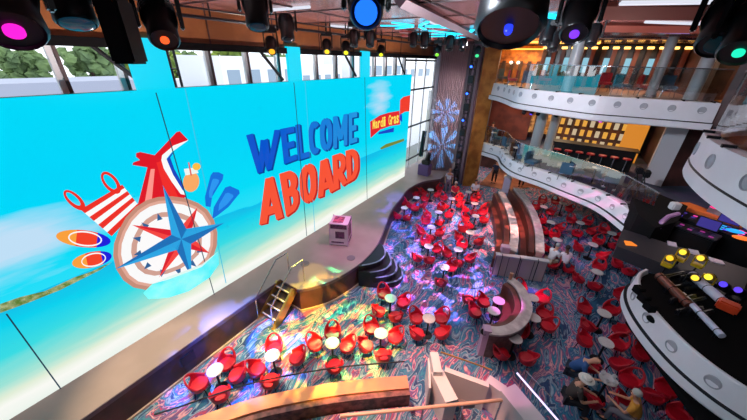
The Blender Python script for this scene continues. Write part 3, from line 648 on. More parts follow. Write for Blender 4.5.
# front curved wall
P = [(150,440),(180,430),(215,417),(255,404),(296,395),(345,387),(408,381)]
pa = [Vector((p.x,p.y,0)) for p in smoothpath([onz(u, v, .9) for u, v in P], 5)]
t = thing('curved_front_wall', 'long low curved wall with salmon top and stone face at the bottom', 'wall', (pa[15].x,pa[15].y,0), abs_=True)
ribbon('salmon_top', pa, .3, .82, .88, mat('salmon_stone', (214,140,104), .4, noise=.12, nscale=3), t)
ribbon('stone_face', offs(pa,.1), .34, 0, .82, mat('brown_stone', (150,96,92), .6, c2=(86,56,58), nscale=7), t)
gp_ = offs(pa, -.42); MB().sweep(gp_[:], [(-.006,.05),(.006,.05),(.006,1.0),(-.006,1.0)]).build('glass_screen', glass, t)
MB().sweep(gp_[:], [(-.012,1.0),(.012,1.0),(.012,1.02),(-.012,1.02)]).build('glass_edge', dark, t)
# steps with yellow light at the very bottom
t = thing('raised_floor_strip', 'raised carpeted floor strip with yellow light patches at the bottom edge', 'floor platform', onz(350,412), abs_=True)
pb = offs(pa, .95); ribbon('raised_floor', pb, 1.3, 0, .45, carpetm, t); ribbon('edge_trim', offs(pa, 1.61), .03, .4, .47, mat('pale_trim', (176,160,150)), t)
# wooden handrail crossing the bottom
a = onz(340,416,1.1); b = onz(502,400,1.1)
t = thing('bottom_handrail', 'long pale wooden handrail on glass along the bottom edge', 'handrail', (a+b)/2, abs_=True)
MB().tube(a, b, .035).build('rail', mat('pale_wood', (206,168,146), .4), t)
MB().face([a-Vector((0,0,.03)), b-Vector((0,0,.03)), Vector((b.x,b.y,.05)), Vector((a.x,a.y,.05))]); g = MB(); dd = (b-a).normalized(); nn = Vector((dd.y,-dd.x,0))*.006
g.prism([(a.x+nn.x,a.y+nn.y),(b.x+nn.x,b.y+nn.y),(b.x-nn.x,b.y-nn.y),(a.x-nn.x,a.y-nn.y)], .05, 1.07); g.build('glass_panel', glass, t)
for k in (0,.25,.5,.75,1): q = a.lerp(b, k); MB().tube((q.x,q.y,0),(q.x,q.y,1.07), .02).build('post', steel, t)
# white v-shaped ramp walls
t = thing('ramp_walls', 'white V-shaped low walls round a grey ramp', 'ramp', onz(465,380), abs_=True)
def lowwall(a, b, w, z1, nm='low_wall', m=whited):
    a = onz(*a, z1); b = onz(*b, z1); dd = (b-a).normalized(); nn = Vector((dd.y,-dd.x,0))*w/2
    return MB().prism([(a.x+nn.x,a.y+nn.y),(b.x+nn.x,b.y+nn.y),(b.x-nn.x,b.y-nn.y),(a.x-nn.x,a.y-nn.y)], 0, z1).build(nm, m, t)
lowwall((437,371),(452,401),.30,.9); lowwall((445,369),(489,385),.12,.9); lowwall((488,378),(505,390),.22,.9,'low_wall'); lowwall((434,352),(438,372),.2,1.05,'end_pier'); lowwall((429,358),(430,388),.05,.8,'side_panel')
ra = [onz(452,382,.05), onz(490,396,.05), onz(500,404,.05), onz(460,408,.05)]; MB().prism([(p.x,p.y) for p in ra], .0, .12).build('ramp_floor', mat('ramp_grey', (112,104,108), .6), t)
MB().pipe([onz(441,352,1.05)+Vector((0,0,.0)), onz(470,362,1.0), onz(492,370,.95)], .018).build('handrail', brass, t)
t = thing('white_bar_counter', 'white slanted low wall at the bottom right of the ramp', 'wall', onz(530,405), abs_=True)
lowwall((508,387),(545,432),.42,1.0,'counter_body')
# slim glass guard with bright edge
a = onz(517,373,1.15); b = onz(575,440,1.15); t = thing('glass_guard_rail', 'glass guard with a bright lilac-white top edge at the lower right', 'guard rail', (a+b)/2, abs_=True)
MB().tube(a, b, .022).build('bright_edge', mat('edge_light', (224,206,246), emit=1.6), t)
dd = (b-a).normalized(); nn = Vector((dd.y,-dd.x,0))*.006
MB().prism([(a.x+nn.x,a.y+nn.y),(b.x+nn.x,b.y+nn.y),(b.x-nn.x,b.y-nn.y),(a.x-nn.x,a.y-nn.y)], .03, 1.13).build('glass_panel', glass, t)
a2 = onz(526,371,1.15); b2 = onz(552,398,1.15); MB().tube(a2, b2, .012).build('back_edge', steel, t)
# stage case
t = thing('flight_case', 'white graphic-covered box standing on the stage', 'case', (-6.5,7.9,.9), 0.45)
MB().box((0,0,.5), (.72,.72,.96), bev=.015).build('body', mat('case_lilac', (214,188,214), .4), t)
for sx in (-1,1):
    for sy in (-1,1): MB().box((sx*.355,sy*.355,.5), (.04,.04,1.0)).build('corner_edge', mat('case_edge', (206,176,214), .3,.5), t)
dk = mat('case_graphic', (62,30,66), .5, c2=(120,60,110), nscale=9)
MB().box((.365,0,.55), (.008,.5,.5)).build('graphic_patch', dk, t); MB().box((.365,0,.9), (.008,.62,.1)).build('graphic_band', dk, t); MB().box((.365,.02,.12), (.008,.6,.08)).build('graphic_band', dk, t)
MB().box((0,-.365,.86), (.64,.008,.18)).build('graphic_band', dk, t); MB().box((-.05,0,.985), (.4,.5,.008)).build('top_graphic', mat('case_pink', (206,90,130), .4, c2=(70,30,70), nscale=6), t)
MB().box((.05,-.366,.5), (.36,.008,.3)).build('graphic_patch', dk, t); MB().box((-.05,-.366,.16), (.5,.008,.06)).build('graphic_line', dk, t)
# drum-like kit by the tall window
t = thing('floor_light_stack', 'dark moving lamps stacked on a violet box by the tall window', 'stage lamp', (-7.0,17.2,.9))
MB().box((0,0,.35), (.7,.6,.7), bev=.02).build('plinth', mat('plinth_violet', (110,84,140), .5), t); MB().box((.05,0,.85), (.5,.4,.3), bev=.05).build('lamp_body', black, t); MB().tube((.1,0,1.0),(.25,-.1,1.45), .17,.13).build('lamp_head', black, t)
MB().box((-.3,0,1.7), (.16,.3,1.6), M=Matrix.Translation((-.4,.2,1.9)) @ Matrix.Rotation(-.15,4,'X')).build('tall_speaker', black, t)
# ================================================================ PEOPLE
def skinmesh(name, verts, edges, radii, m, parent, sub=1):
    me = bpy.data.meshes.new(name); me.from_pydata(verts, edges, []); o = bpy.data.objects.new(name, me); C.objects.link(o)
    sm_ = o.modifiers.new('s', 'SKIN'); sm_.use_smooth_shade = True
    for i, r in enumerate(radii): d_ = me.skin_vertices[0].data[i]; d_.radius = (r, r) if not isinstance(r, tuple) else r
    me.skin_vertices[0].data[0].use_root = True
    s2 = o.modifiers.new('b', 'SUBSURF'); s2.levels = sub; s2.render_levels = sub
    bpy.context.view_layer.update()
    me2 = bpy.data.meshes.new_from_object(o.evaluated_get(bpy.context.evaluated_depsgraph_get())); bpy.data.objects.remove(o)
    me2.materials.append(m); me2.name = name
    for p_ in me2.polygons: p_.use_smooth = True
    o = bpy.data.objects.new(name, me2); C.objects.link(o); o.parent = parent; return o
def person(label, loc, rz, pose='sit', shirt=(230,230,232), pants=(40,44,60), hair=(60,50,44), sk=None, hat=None, lean=.15, name='person'):
    """local frame: faces +X"""
    sk = sk or skin; t = thing(name, label, 'person', loc, rz); t.scale = (.92,.92,.92)
    if pose == 'sit': hip, knee, foot, hx = .52, (.42,.5), (.42,.06), 0
    else: hip, knee, foot = .93, (.04,.5), (-.02,.06)
    ch = Vector((lean*.9, 0, hip+.46)); nk = Vector((lean*1.15,0,hip+.56)); hd = Vector((lean*1.5+.02,0,hip+.72))
    V = [(0,0,hip),(lean*.4,0,hip+.22),tuple(ch),tuple(nk),tuple(hd),(hd.x+.015,0,hd.z+.07)]; Ed = [(0,1),(1,2),(2,3),(3,4),(4,5)]; Rr = [.13,.12,(.13,.1),.05,.088,.085]
    V.append((hd.x+.105,0,hd.z-.005)); Ed.append((4,6)); Rr.append(.014)
    legs = []; arms = []
    for s in (-1,1):
        b_ = len(V); V += [(0.02,s*.09,hip-.01),(knee[0],s*.12,knee[1]),(foot[0],s*.12,foot[1]+.04),(foot[0]+.15,s*.13,foot[1]-.02)]; Ed += [(0,b_),(b_,b_+1),(b_+1,b_+2),(b_+2,b_+3)]; Rr += [.085,.06,.04,.035]; legs.append(b_)
        b_ = len(V)
        if pose == 'sit': el, wr = (ch.x+.1,s*.25,ch.z-.24), (ch.x+.36,s*.13,ch.z-.22)
        else: el, wr = (ch.x-.02,s*.25,ch.z-.26), (ch.x+.12,s*.24,ch.z-.48)
        V += [(ch.x,s*.17,ch.z+.02),el,wr]; Ed += [(2,b_),(b_,b_+1),(b_+1,b_+2)]; Rr += [.055,.042,.028]
        dv = (Vector(wr)-Vector(el)).normalized(); pm = Vector(wr)+dv*.07; k = len(V); V.append(tuple(pm)); Ed.append((b_+2,k)); Rr.append((.036,.02))
        for f in range(4):
            o_ = Vector((0,1,0))*(f-1.5)*.02; q1 = pm+dv*.035+o_; q2 = q1+dv*(.045-.006*abs(f-1.5))+Vector((0,0,-.015)); V += [tuple(q1),tuple(q2)]; Ed += [(k,len(V)-2),(len(V)-2,len(V)-1)]; Rr += [.009,.008]
        q = Vector(wr)+dv*.04+Vector((0,-s*.04,0)); V += [tuple(q)]; Ed += [(b_+2,len(V)-1)]; Rr += [.011]; arms.append(b_)
    bo = skinmesh('body', V, Ed, Rr, sk, t)
    sm_ = mat('cloth_%d_%d_%d' % shirt, shirt, .8)
    V2 = [(0,0,hip+.02),V[1],V[2],(nk.x-.01,0,nk.z-.035)]; E2 = [(0,1),(1,2),(2,3)]; R2_ = [.155,.148,(.16,.125),.075]
    for b_ in arms:
        k = len(V2); a_, e_ = Vector(V[b_]), Vector(V[b_+1]); V2 += [tuple(a_), tuple(a_.lerp(e_, .75))]; E2 += [(2,k),(k,k+1)]; R2_ += [.078,.062]
    skinmesh('shirt', V2, E2, R2_, sm_, t)
    V3 = [(0,0,hip-.01)]; E3 = []; R3 = [.15]
    for b_ in legs: k = len(V3); V3 += [V[b_],V[b_+1],V[b_+2]]; E3 += [(0,k),(k,k+1),(k+1,k+2)]; R3 += [.105,.078,.055]
    skinmesh('trousers', V3, E3, R3, mat('cloth_%d_%d_%d' % pants, pants, .8), t)
    for b_ in legs:
        f = Vector(V[b_+2]); MB().ball((f.x+.07,f.y,.045), .06, 12, (2.2,.85,.75)).build('shoe', black, t, True)
    if hair: MB().ball((hd.x-.015,0,hd.z+.055), .1, 16, (1,.92,.95)).build('hair', mat('hair_%d' % hair[0], hair, .7), t, True)
    for s in (-1,1): MB().ball((hd.x+.088,s*.034,hd.z+.025), .013, 8).build('eye', blackm, bo)
    for s in (-1,1): MB().ball((hd.x+.005,s*.092,hd.z+.01), .024, 8, (.8,.4,1.2)).build('ear', sk, bo)
    MB().box((hd.x+.09,0,hd.z-.04), (.01,.045,.01)).build('mouth', mat('lips', (150,70,70), .5), bo)
    if hat: MB().lathe([(.17,.09),(.175,.1),(.11,.105),(.105,.17),(.06,.2)], (hd.x,0,hd.z-.02)).build('hat', mat('hat_cream', hat, .8), t)
    return t
def hp(u, v, rz, off):
    q = onz(u, v, 1.25); return Vector((q.x-off*math.cos(rz), q.y-off*math.sin(rz), 0))
p = hp(600,358,-.15,.41); person('bald man in a blue shirt leaning over the cluttered table', (p.x,p.y,0), -.15, 'sit', (44,84,140), (36,44,60), None, lean=.26)
p = hp(637,390,2.9,.2); person('seated person in a yellow shirt with grey hair, lower right', (p.x,p.y,0), 2.9, 'sit', (226,156,60), (120,120,130), (190,184,180), lean=.12)
p = hp(588,378,.2,.17); person('seated person in a white hat beside the cluttered table', (p.x,p.y,0), .2, 'sit', (70,60,56), (30,30,36), (60,50,44), hat=(214,214,206), lean=.1)
p = onz(552,254,.8); person('left of two guests in white shirts by the outer banquette', (p.x,p.y,0), .9, 'sit', (226,228,236), (200,190,170), (160,160,160), lean=.12)
p = onz(567,258,.8); person('right of two guests in white shirts, dark hair and arms crossed', (p.x,p.y,0), 2.0, 'sit', (230,226,236), (40,60,90), (24,20,20), skind, lean=.12)
p = onz(447,193,0); person('standing person in a white top at the far edge of the carpet', (p.x,p.y,0), -1.2, 'stand', (222,214,226), (150,130,150), (150,120,100), lean=.03)
p = onz(454,196,.3); person('person in a red top beside the standing guest', (p.x,p.y,0), -1.1, 'sit', (214,40,60), (60,40,60), (220,200,190), lean=.05)
p = onz(474,194,.3); person('seated guest in black and white by the gold column', (p.x,p.y,0), -1.4, 'sit', (220,214,226), (20,20,26), (20,18,18), lean=.05)
p = onz(708,80,6.35); person('person in dark clothes walking on the upper deck', (5.1,19.2,6.34), -2, 'stand', (60,56,80), (36,36,44), (40,30,26), lean=.03)
for i, (u, v, lab) in enumerate(((489,128,'dark-clothed guest seated on the lower balcony near the column'),(488,176,'dim standing guest under the lower balcony, left one'),(545,178,'dim standing guest under the lower balcony, right one'))):
    z = Z1-.1 if i == 0 else 0; q = onz(u, v, z)
    if i: q = Vector(((-3.3, 20.8, 0) if i == 1 else (-1.6, 21.2, 0)))
    else: q = Vector((-4.0, 20.6, z))
    person(lab, q, -1.6, 'sit' if i == 0 else 'stand', (50,60,90), (30,30,40), (30,26,24), lean=.08)
#PART5
# ================================================================ DECK FURNITURE
teal = mat('teal_fabric', (52,96,124), .6); warm = mat('warm_lit_panel', (226,150,60), .5)
def armchair(loc, rz, m, label, cat='chair', grp=None, first={}):
    key = m.name
    if key not in first:
        t = thing('lounge_chair', label, cat, loc, rz, grp); first[key] = t
        MB().box((0,0,.38), (.5,.5,.12), bev=.03).build('seat', m, t); MB().box((-.24,0,.62), (.08,.48,.44), bev=.03).build('backrest', m, t)
        for sx in (-.2,.2):
            for sy in (-.2,.2): MB().tube((sx,sy,.33),(sx*1.15,sy*1.15,0), .016).build('leg', steel, t)
        return t
    t = copy_tree(first[key]); t.location = loc; t.rotation_euler = (0,0,rz); return tag(t, label, cat, grp)
names = ['nearest the gold column','second from the gold column','third from the gold column','beside the slatted panel','by the left grey column','between the two grey columns','right of the grey columns','behind the glass guard bend','under the hanging lamps','below the cyan awning light','left of the tripod stand','by the dark console']
for i, (u, v) in enumerate(((490,134),(498,138),(507,145),(515,150),(522,157),(531,162),(558,166),(566,172),(577,171),(590,170),(603,176),(612,181))):
    p = onz(u, v, Z1+.3); armchair((p.x,p.y+.15,Z1-.1), -1.2+.9*(i % 4), teal if i % 3 else dark, 'blue-grey lounge chair on the lower balcony, '+names[i], grp='lounge chairs on the lower balcony')
names2 = ['leftmost by the gold column','second from the left','third from the left','just left of the cyan glass','behind the cyan glass','right of the pale column','in the middle of the deck','under the slatted wall','near the slimmer grey column','nearest the orange floor']
for i, (u, v) in enumerate(((493,76),(503,78),(513,80),(527,82),(545,80),(566,82),(605,84),(622,86),(645,87),(668,88))):
    p = onz(u, v, Z2+.25); 
    if p.y > 22.5: p.y = 22.5-(i % 2)*.7
    armchair((p.x,p.y,Z2-.1), -1.4+.8*(i % 3), teal if i % 2 else red, 'upper deck lounge chair, '+names2[i], grp='lounge chairs on the upper deck')
tn = ['left end of the lower balcony','lower balcony beside the grey columns','lower balcony right of the columns','lower balcony near the tripod']
for i, (u, v) in enumerate(((494,133),(517,148),(572,166),(597,168))):
    p = onz(u, v, Z1+.6); t = copy_tree(PT); t.location = (p.x,p.y,Z1-.1); tag(t, 'small pale round table at the '+tn[i], 'table', 'tables on the lower balcony')
# slatted back walls, warm panels and downlights
slat = mat('slat_brown', (104,48,34), .5); amber = mat('amber_panel', (240,160,60), emit=.8); amberd = mat('amber_wall', (206,128,58), .5, c2=(130,74,40), nscale=3)
t = thing('slatted_wall', 'row of tall brown slats with warm lamps above on the upper deck back wall', 'wall panel', (1.6,21.9,Z2-.1), abs_=True)
for i in range(20): MB().box((-2.2+.47*i, 21.9, 7.35), (.2,.3,2.0)).build('slat', slat if i % 2 else brownm, t)
for i in range(20): MB().box((-2.2+.47*i, 21.7, 8.3), (.26,.1,.1)).build('warm_lamp', mat('amber_lamp', (255,196,96), emit=4), t)
tag(MB().box((2.4,22.2,7.4), (9.5,.1,2.1)).build('rear_panel', mat('rear_dark', (40,50,66), .3)), 'dark glossy panel behind the brown slats on the upper deck', 'wall panel')
pw = mat('pale_window', (150,206,226), emit=.9)
for i in range(6): tag(MB().box((-1.9+.94*i, 22.05, 7.45), (.4,.06,.75), bev=.01).build('lit_display', pw), ('pale blue lit display between the slats, %s' % ['leftmost','second from left','third from left','fourth from left','fifth from left','rightmost'][i]), 'display')
t = thing('warm_back_wall', 'amber-lit back wall with dark shelves on the upper deck left', 'wall panel', (-3,22.6,Z2-.1), abs_=True)
MB().box((-3.4,22.8,7.4), (2.8,.1,2.1)).build('wall_face', amberd, t)
for i in range(5): MB().box((-4.5+.5*i,22.6,7.0), (.2,.2,1.2)).build('dark_unit', brownm, t)
for x in (-3.9,-3.5): MB().ball((x,21.6,7.5), .1).build('globe_lamp', mat('globe', (255,240,206), emit=3), t)
MB().box((-3.2,22.3,8.25), (3.2,1.0,.06)).build('light_cove', mat('amber_cove', (255,176,70), emit=2.2), t)
tag(MB().box((6.5,18.5,Z2-.07), (4,4.5,.04)).build('orange_floor', mat('orange_marble', (236,160,84), .25, c2=(214,130,64), nscale=1)), 'orange lit polished floor on the upper deck right', 'floor covering')
tag(MB().box((7.0,21.6,7.4), (5,.2,2.2)).build('amber_partition', mat('amber_part', (214,140,64), .4, c2=(150,84,40), nscale=1.2)), 'amber back wall at the right end of the upper deck', 'wall panel')
# lower deck back
t = thing('dark_wood_wall', 'dark reddish wood wall behind the lower balcony, left end', 'wall panel', (-3.6,22.4,Z1-.1), abs_=True); MB().box((-3.4,22.4,4.3), (2.6,.1,2.9)).build('panel_face', mat('red_wood', (110,52,38), .4, c2=(84,38,28), nscale=2), t)
t = thing('mosaic_wall', 'bright amber and cream mosaic wall on the lower deck', 'wall panel', (-.8,22.5,Z1-.1), abs_=True)
b_ = MB(); b_.box((-.6,22.5,4.5), (3.0,.1,2.2)); b_.build('mosaic_face', mat('mosaic', (226,178,110), .4, c2=(120,80,50), nscale=5), t)
for i in range(5): MB().box((-1.8+.6*i,22.35,4.3), (.05,.1,2.2)).build('branch_bar', brownm, t)
t = thing('bottle_wall', 'back bar wall with rows of amber lit shelves on the lower deck', 'bar', (2,21.5,Z1-.1), abs_=True)
MB().box((1.6,22.0,4.3), (4.4,.1,2.8)).build('bar_back', brownm, t)
for r_ in range(4):
    for c_ in range(11):
        MB().box((-.3+.38*c_,21.8,3.3+.55*r_), (.2,.12,.34)).build('amber_niche', mat('niche_amber', (236,170,70), emit=.9) if (r_+c_) % 3 else mat('niche_cream', (230,206,170), emit=.7), t)
t = thing('bar_counter', 'long dark bar counter on the lower deck under the lamps', 'bar counter', (1.4,18.6,Z1-.1)); MB().box((0,0,.5), (3.4,.6,1.0), .0, bev=.02).build('counter_body', black, t); MB().box((0,-.05,1.03), (3.6,.8,.06)).build('counter_top', dark, t)
for i in range(7):
    s = thing('bar_stool', 'red bar stool at the lower deck counter, %s' % ['leftmost','second from left','third from left','middle one','third from right','second from right','rightmost'][i], 'stool', (-.1+.48*i,17.85,Z1-.1), group='bar stools at the counter')
    MB().lathe([(.1,.7),(.17,.72),(.17,.78),(.1,.8)]).build('seat', red, s); MB().tube((0,0,.02),(0,0,.7), .025).build('post', steel, s); MB().lathe([(.18,0),(.17,.02),(.03,.03)]).build('foot', steel, s)
tag(MB().box((3.1,20.6,3.9), (.9,.3,2.1), -.15).build('orange_glow_panel', mat('orange_glow_paint', (240,150,50), emit=.75)), 'panel standing in for orange glow left of the grey pilaster', 'wall panel')  # emissive panel stands in for orange light from the lower floor
# marble bench slab beside the brown wall
tag(MB().prism([(4.9,14.2),(6.2,13.1),(7.4,14.9),(6.2,16.4)], Z1-.1, Z1+.55).build('marble_plinth', mat('grey_marble', (150,150,160), .3, c2=(100,98,108), nscale=3)), 'grey veined marble plinth below the upper right balcony', 'plinth')
tag(MB().prism([(4.1,14.6),(4.6,14.9),(7.0,12.6),(6.7,12.3)], Z1-.1, Z1+.05).build('painted_orange_light', mat('painted_orange_light', (214,110,50), .5)), 'strip of orange light painted on the floor before the marble plinth', 'floor strip')  # orange light falling on the floor, painted as a coloured strip
# ================================================================ DARK LIGHTING BRIDGE AND CONTROL DECK (right)
struct('floor_control', MB().prism([(3.0,3.2),(3.2,5.6),(2.4,7.6),(2.5,8.6),(3.6,10.3),(3.2,11.5),(6,13.5),(11,13),(11,3.2)], 2.0, 2.12), blackm)
bm_ = thing('lighting_bridge', 'dark beam with three pale panels spanning the right side of the atrium', 'beam', (3.2,10.5,2.6), abs_=True)
P = [onz(623,229,2.92), onz(617,246,2.92), onz(742,294,2.92), onz(752,270,2.92)]
MB().prism([(p.x,p.y) for p in P], 2.55, 2.92).build('beam_body', mat('beam_charcoal', (46,46,54), .5), bm_)
for q in (((667,241),(676,243),(677,247),(668,245)),((688,249),(698,251),(700,256),(690,253)),((708,257),(722,261),(725,265),(711,262))):
    pp = [onz(u, v, 2.93) for u, v in q]; MB().prism([(p.x,p.y) for p in pp], 2.92, 2.945).build('pale_panel', mat('pale_panel', (236,226,244), .4), bm_)
pp = [onz(u, v, 2.93) for u, v in ((624,241),(631,242),(637,246),(626,245))]; MB().prism([(p.x,p.y) for p in pp], 2.92, 2.95).build('orange_glint', mat('orange_glint_paint', (255,140,50), emit=1.0), bm_)  # orange glint on the beam painted as a glowing patch
# black chairs in rows on the ring balcony
bc = mat('black_vinyl', (22,24,30), .3)
rows_ = [(632,272),(641,270),(650,272),(634,283),(643,281),(652,283),(638,293),(647,292),(656,294),(643,303),(652,303),(661,306)]
for i, (u, v) in enumerate(rows_):
    p = onz(u+7, v+1, 2.7); armchair((p.x+.32,p.y+.05,2.12), 2.4, bc, 'black stacked chair on the ring balcony, row %s, %s' % (['nearest the beam','second from the beam','third from the beam','nearest the jacket'][i//3], ['left','middle','right'][i % 3]), grp='black chairs on the ring balcony')
for i, (u, v) in enumerate(((639,290),(644,298),(650,307))):
    p = onz(u, v, 2.98); tag(MB().box(p, (.16,.2,.18), .6, bev=.02).build('rail_lamp', blackm), 'small black square lamp on the white ring rim, %s' % ['uppermost','middle one','lowest'][i], 'lamp')
p = onz(660,313,2.9); j_ = MB()
for k in range(9): j_.ball((p.x+.07*k-.02+random.uniform(-.05,.05), p.y+random.uniform(-.1,.1), p.z-.16), .12, 10, (1.2,1,.6))
tag(j_.build('black_coat', blackm, None, True), 'black coat heaped on the white rim of the ring balcony', 'coat')
def bar(a, b, z, r, m, name, lab, cat, r2=None):
    a = onz(*a, z); b = onz(*b, z); t = thing(name, lab, cat, (a+b)/2, abs_=True); MB().tube(a, b, r, r2, 14).build('tube', m, t)
    for k in (.1,.5,.9): q = a.lerp(b, k); MB().tube(q-Vector((0,0,.75)), q, .02).build('support', black, t); MB().tube(q-(b-a)*.004, q+(b-a)*.004, r+.012).build('clamp_ring', dark, t)
    return t
lit = mat('lilac_tube', (226,226,246), .3)
bar((659,276),(690,306), 2.95, .1, mat('brown_tube', (120,62,46), .35,.3), 'rail_tube', 'thick brown glowing tube behind the black chairs', 'tube')
bar((682,294),(722,336), 2.98, .06, lit, 'rail_tube', 'long pale silver tube running down to the lower right', 'tube')
bar((692,275),(726,304), 3.0, .1, lit, 'rail_tube', 'upper ribbed silver tube under the yellow lamps', 'tube')
tag(MB().box(onz(728,306,3.1), (.32,.24,.2), -.4, bev=.03).build('orange_case', mat('orange_cap', (240,80,40), .4)), 'orange-topped small case at the end of the silver tube', 'case')
def movinghead(lab, loc, target, s=1.0, lens=(60,90,255), es=6, body=black, hang=True, lensr=.075):
    loc = Vector(loc); t = thing('moving_head_light', lab, 'stage light', loc, 0)
    d = (Vector(target)-loc).normalized(); q = d.to_track_quat('Z', 'Y').to_matrix().to_4x4(); M = q
    hz = 1 if hang else -1; side = M @ Vector((1,0,0)); side = Vector((side.x, side.y, 0)).normalized() if abs(side.z) < .9 else Vector((1,0,0)); az_ = math.atan2(side.y, side.x)
    up = Vector((0,0,hz))
    MB().box((0,0,.36*s*hz), (.34*s,.3*s,.12*s), az_, bev=.02*s).build('base', body, t)
    for k in (-1,1):
        c = side*(k*.17*s); MB().box((c.x,c.y,.14*s*hz), (.035*s,.12*s,.38*s), az_, bev=.01*s).build('yoke_arm', body, t)
    MB().lathe([(.09*s,-.24*s),(.14*s,-.2*s),(.145*s,-.02*s),(.12*s,.08*s),(.125*s,.2*s),(.11*s,.22*s),(.1*s,.205*s)], M=M, n=18).build('head', body, t, True); hd_ = C.objects[-1]
    for k in range(4): MB().lathe([(.147*s,-.17*s+.035*s*k),(.147*s,-.155*s+.035*s*k)], M=M, n=18).build('cooling_fin', dark, hd_)
    MB().lathe([(lensr*s*1.1,.2*s),(lensr*s*1.1,.222*s),(lensr*s*.8,.232*s)], M=M, n=18).build('lens', mat('lens_%d_%d_%d' % lens, lens, .1, emit=min(es,1.5)), hd_, True)
    if hang: MB().tube((0,0,.42*s),(0,0,max(.45*s, 8.51-loc.z)), .025*s).build('clamp_stem', dark, t)
    else: MB().tube((0,0,-.42*s),(0,0,-.42*s-.5), .03*s).build('stand', dark, t)
    return t
yel = mat('yellow_body', (236,200,30), .45)
for (u, v, z, tu, tv, m_, ln, lab) in ((684,252,3.3,700,268,yel,(255,220,60),'yellow-lit lamp on the dark beam, left one'),(702,258,3.3,690,240,yel,(255,210,60),'yellow-lit lamp on the dark beam, right one'),(710,277,3.2,700,270,yel,(255,236,60),'round yellow lamp below the dark beam'),(694,277,3.1,720,300,dark,(255,210,60),'dark lamp with yellow flap above the silver tube'),
        (725,286,3.1,700,262,dark,(80,60,230),'dark lamp with violet lens at the right edge'),(741,292,3.1,700,262,dark,(90,60,210),'second violet-lensed lamp at the right edge'),(671,258,3.15,650,240,yel,(255,190,40),'small yellow lamp at the left end of the beam')):
    p = onz(u, v, z); movinghead(lab, p, onz(tu, tv, 4.0) if m_ is dark else EYE+Vector((0,3,-2)), .62, ln, 1.6, m_, False, .1)
# control desks
def desk(lab, u, v, z, sz, rz, cols_, ncol=6, nrow=3):
    p = onz(u, v, z); t = thing('control_desk', lab, 'control desk', (p.x,p.y,2.12), rz)
    MB().box((0,0,.42), (sz[0],sz[1],.84), bev=.02).build('cabinet', black, t); MB().box((0,-.05,.88), (sz[0]*1.04,sz[1]*1.05,.07), bev=.02).build('worktop', dark, t)
    for i in range(ncol):
        for k in range(nrow):
            c = cols_[(i*7+k*3) % len(cols_)]
            MB().box((-sz[0]/2+sz[0]*(i+.5)/ncol, -sz[1]/3+.12*k*1.6, .925), (.1,.06,.02)).build('key_light', mat('key_%d_%d_%d' % c, c, emit=1.4), t)
    MB().box((sz[0]*.2,sz[1]*.3,1.15), (.5,.04,.34)).build('monitor', black, t); MB().box((sz[0]*.2,sz[1]*.3-.022,1.15), (.46,.006,.3)).build('monitor_screen', mat('monitor_glow', (70,60,160), emit=.7), t)
desk('black lighting desk with violet and pink keys, nearest the upper right balcony', 708,226, 2.9, (1.6,.8), -.5, [(90,60,230),(220,60,150),(60,40,120),(30,20,40)])
desk('black mixing desk in front of the marble plinth', 735,236, 2.9, (1.3,.7), -.5, [(230,80,160),(40,150,220),(60,30,70)])
desk('black desk behind the grey glass guard', 690,232, 2.9, (1.2,.6), -.5, [(130,40,110),(40,30,60)], 5, 2)
bw = MB(); pp = [onz(u, v, 3.7) for u, v in ((622,196),(668,215),(700,218),(690,203),(640,190))]
tag(MB().prism([(p.x,p.y) for p in [onz(u, v, 3.3) for u, v in ((630,190),(650,190),(688,206),(676,222),(655,228),(638,214))]], 2.12, 3.3).build('black_covered_stack', blackm), 'large black cloth-covered equipment stack beside the lower balcony', 'equipment stack')
tag(MB().box(onz(675,206,3.42), (.26,.22,.24), .5, bev=.03).build('cube_lamp', whited), 'small white cube-shaped lamp on the black covered stack', 'lamp')
for i, (u, v) in enumerate(((634,182),(641,186))):
    p = onz(u, v, 3.6); t = thing('tripod_stand', 'black camera tripod on the lower balcony, %s one' % ['left','right'][i], 'tripod', (p.x,p.y,Z1-.1))
    for a in (0,2.1,4.2): MB().tube((0,0,1.1),(.35*math.cos(a),.35*math.sin(a),0), .02).build('leg', black, t)
    MB().box((0,0,1.25), (.2,.3,.24), bev=.03).build('camera_head', black, t)
for i, (u, v, c) in enumerate(((735,231,(30,150,220)),(742,238,(240,110,40)),(718,208,(240,40,130)),(740,221,(230,60,40)))):
    p = onz(u, v, 3.3); tag(MB().ball(p, .12, 12, (1.7,.9,.4)).build('indicator_lamp', mat('ind_%d' % i, c, emit=1.5), None, True), ['bright blue lamp on the mixing desk','orange lamp at the far right edge of the desks','magenta lamp under the upper right balcony','small red lamp right of the desks'][i], 'lamp')
a = MB(); a.pipe([onz(658,228,3.2), onz(662,222,3.3), onz(668,217,3.3), onz(678,214,3.3)], .07); tag(a.build('curved_rail', mat('lilac_rail', (176,130,190), .4), None, True), 'short curved lilac rail behind the dark beam', 'rail')
# ================================================================ HANGING STAGE LIGHTS
TG = (-3, 8, 0)
def L(u, v, t, target, s, ln, lab, es=6, lr=.075):
    movinghead(lab, at(u, v, t), target, s, ln, es, black, True, lr)
def hv(u, v, t, ln, lab, s=1.0, es=6, lr=.075, pull=.55):
    """lens at pixel (u, v) at distance t, head partly turned to the viewer"""
    lensp = at(u, v, t); d = ((EYE-lensp).normalized()*pull+Vector((0,0,-.5))).normalized(); loc = lensp-d*.222*s
    movinghead(lab, loc, loc+d, s, ln, es, black, True, lr)
hv(15,33,2.7,(236,30,190),'large lamp with magenta lens at the top left corner',1.15,7,.034,.5)
hv(366,13,2.3,(30,110,255),'large lamp with round blue lens at the top centre',.9,5,.075,1.6)
hv(165,41,3.6,(255,90,40),'lamp with orange-red lens over the left windows',1.0,6,.032)
hv(508,31,2.6,(40,60,255),'huge dark lamp with small blue lens right of centre',1.9,7,.014,.35)
hv(574,35,4.0,(120,50,250),'lamp with purple lens near the upper deck',1.1,7,.036)
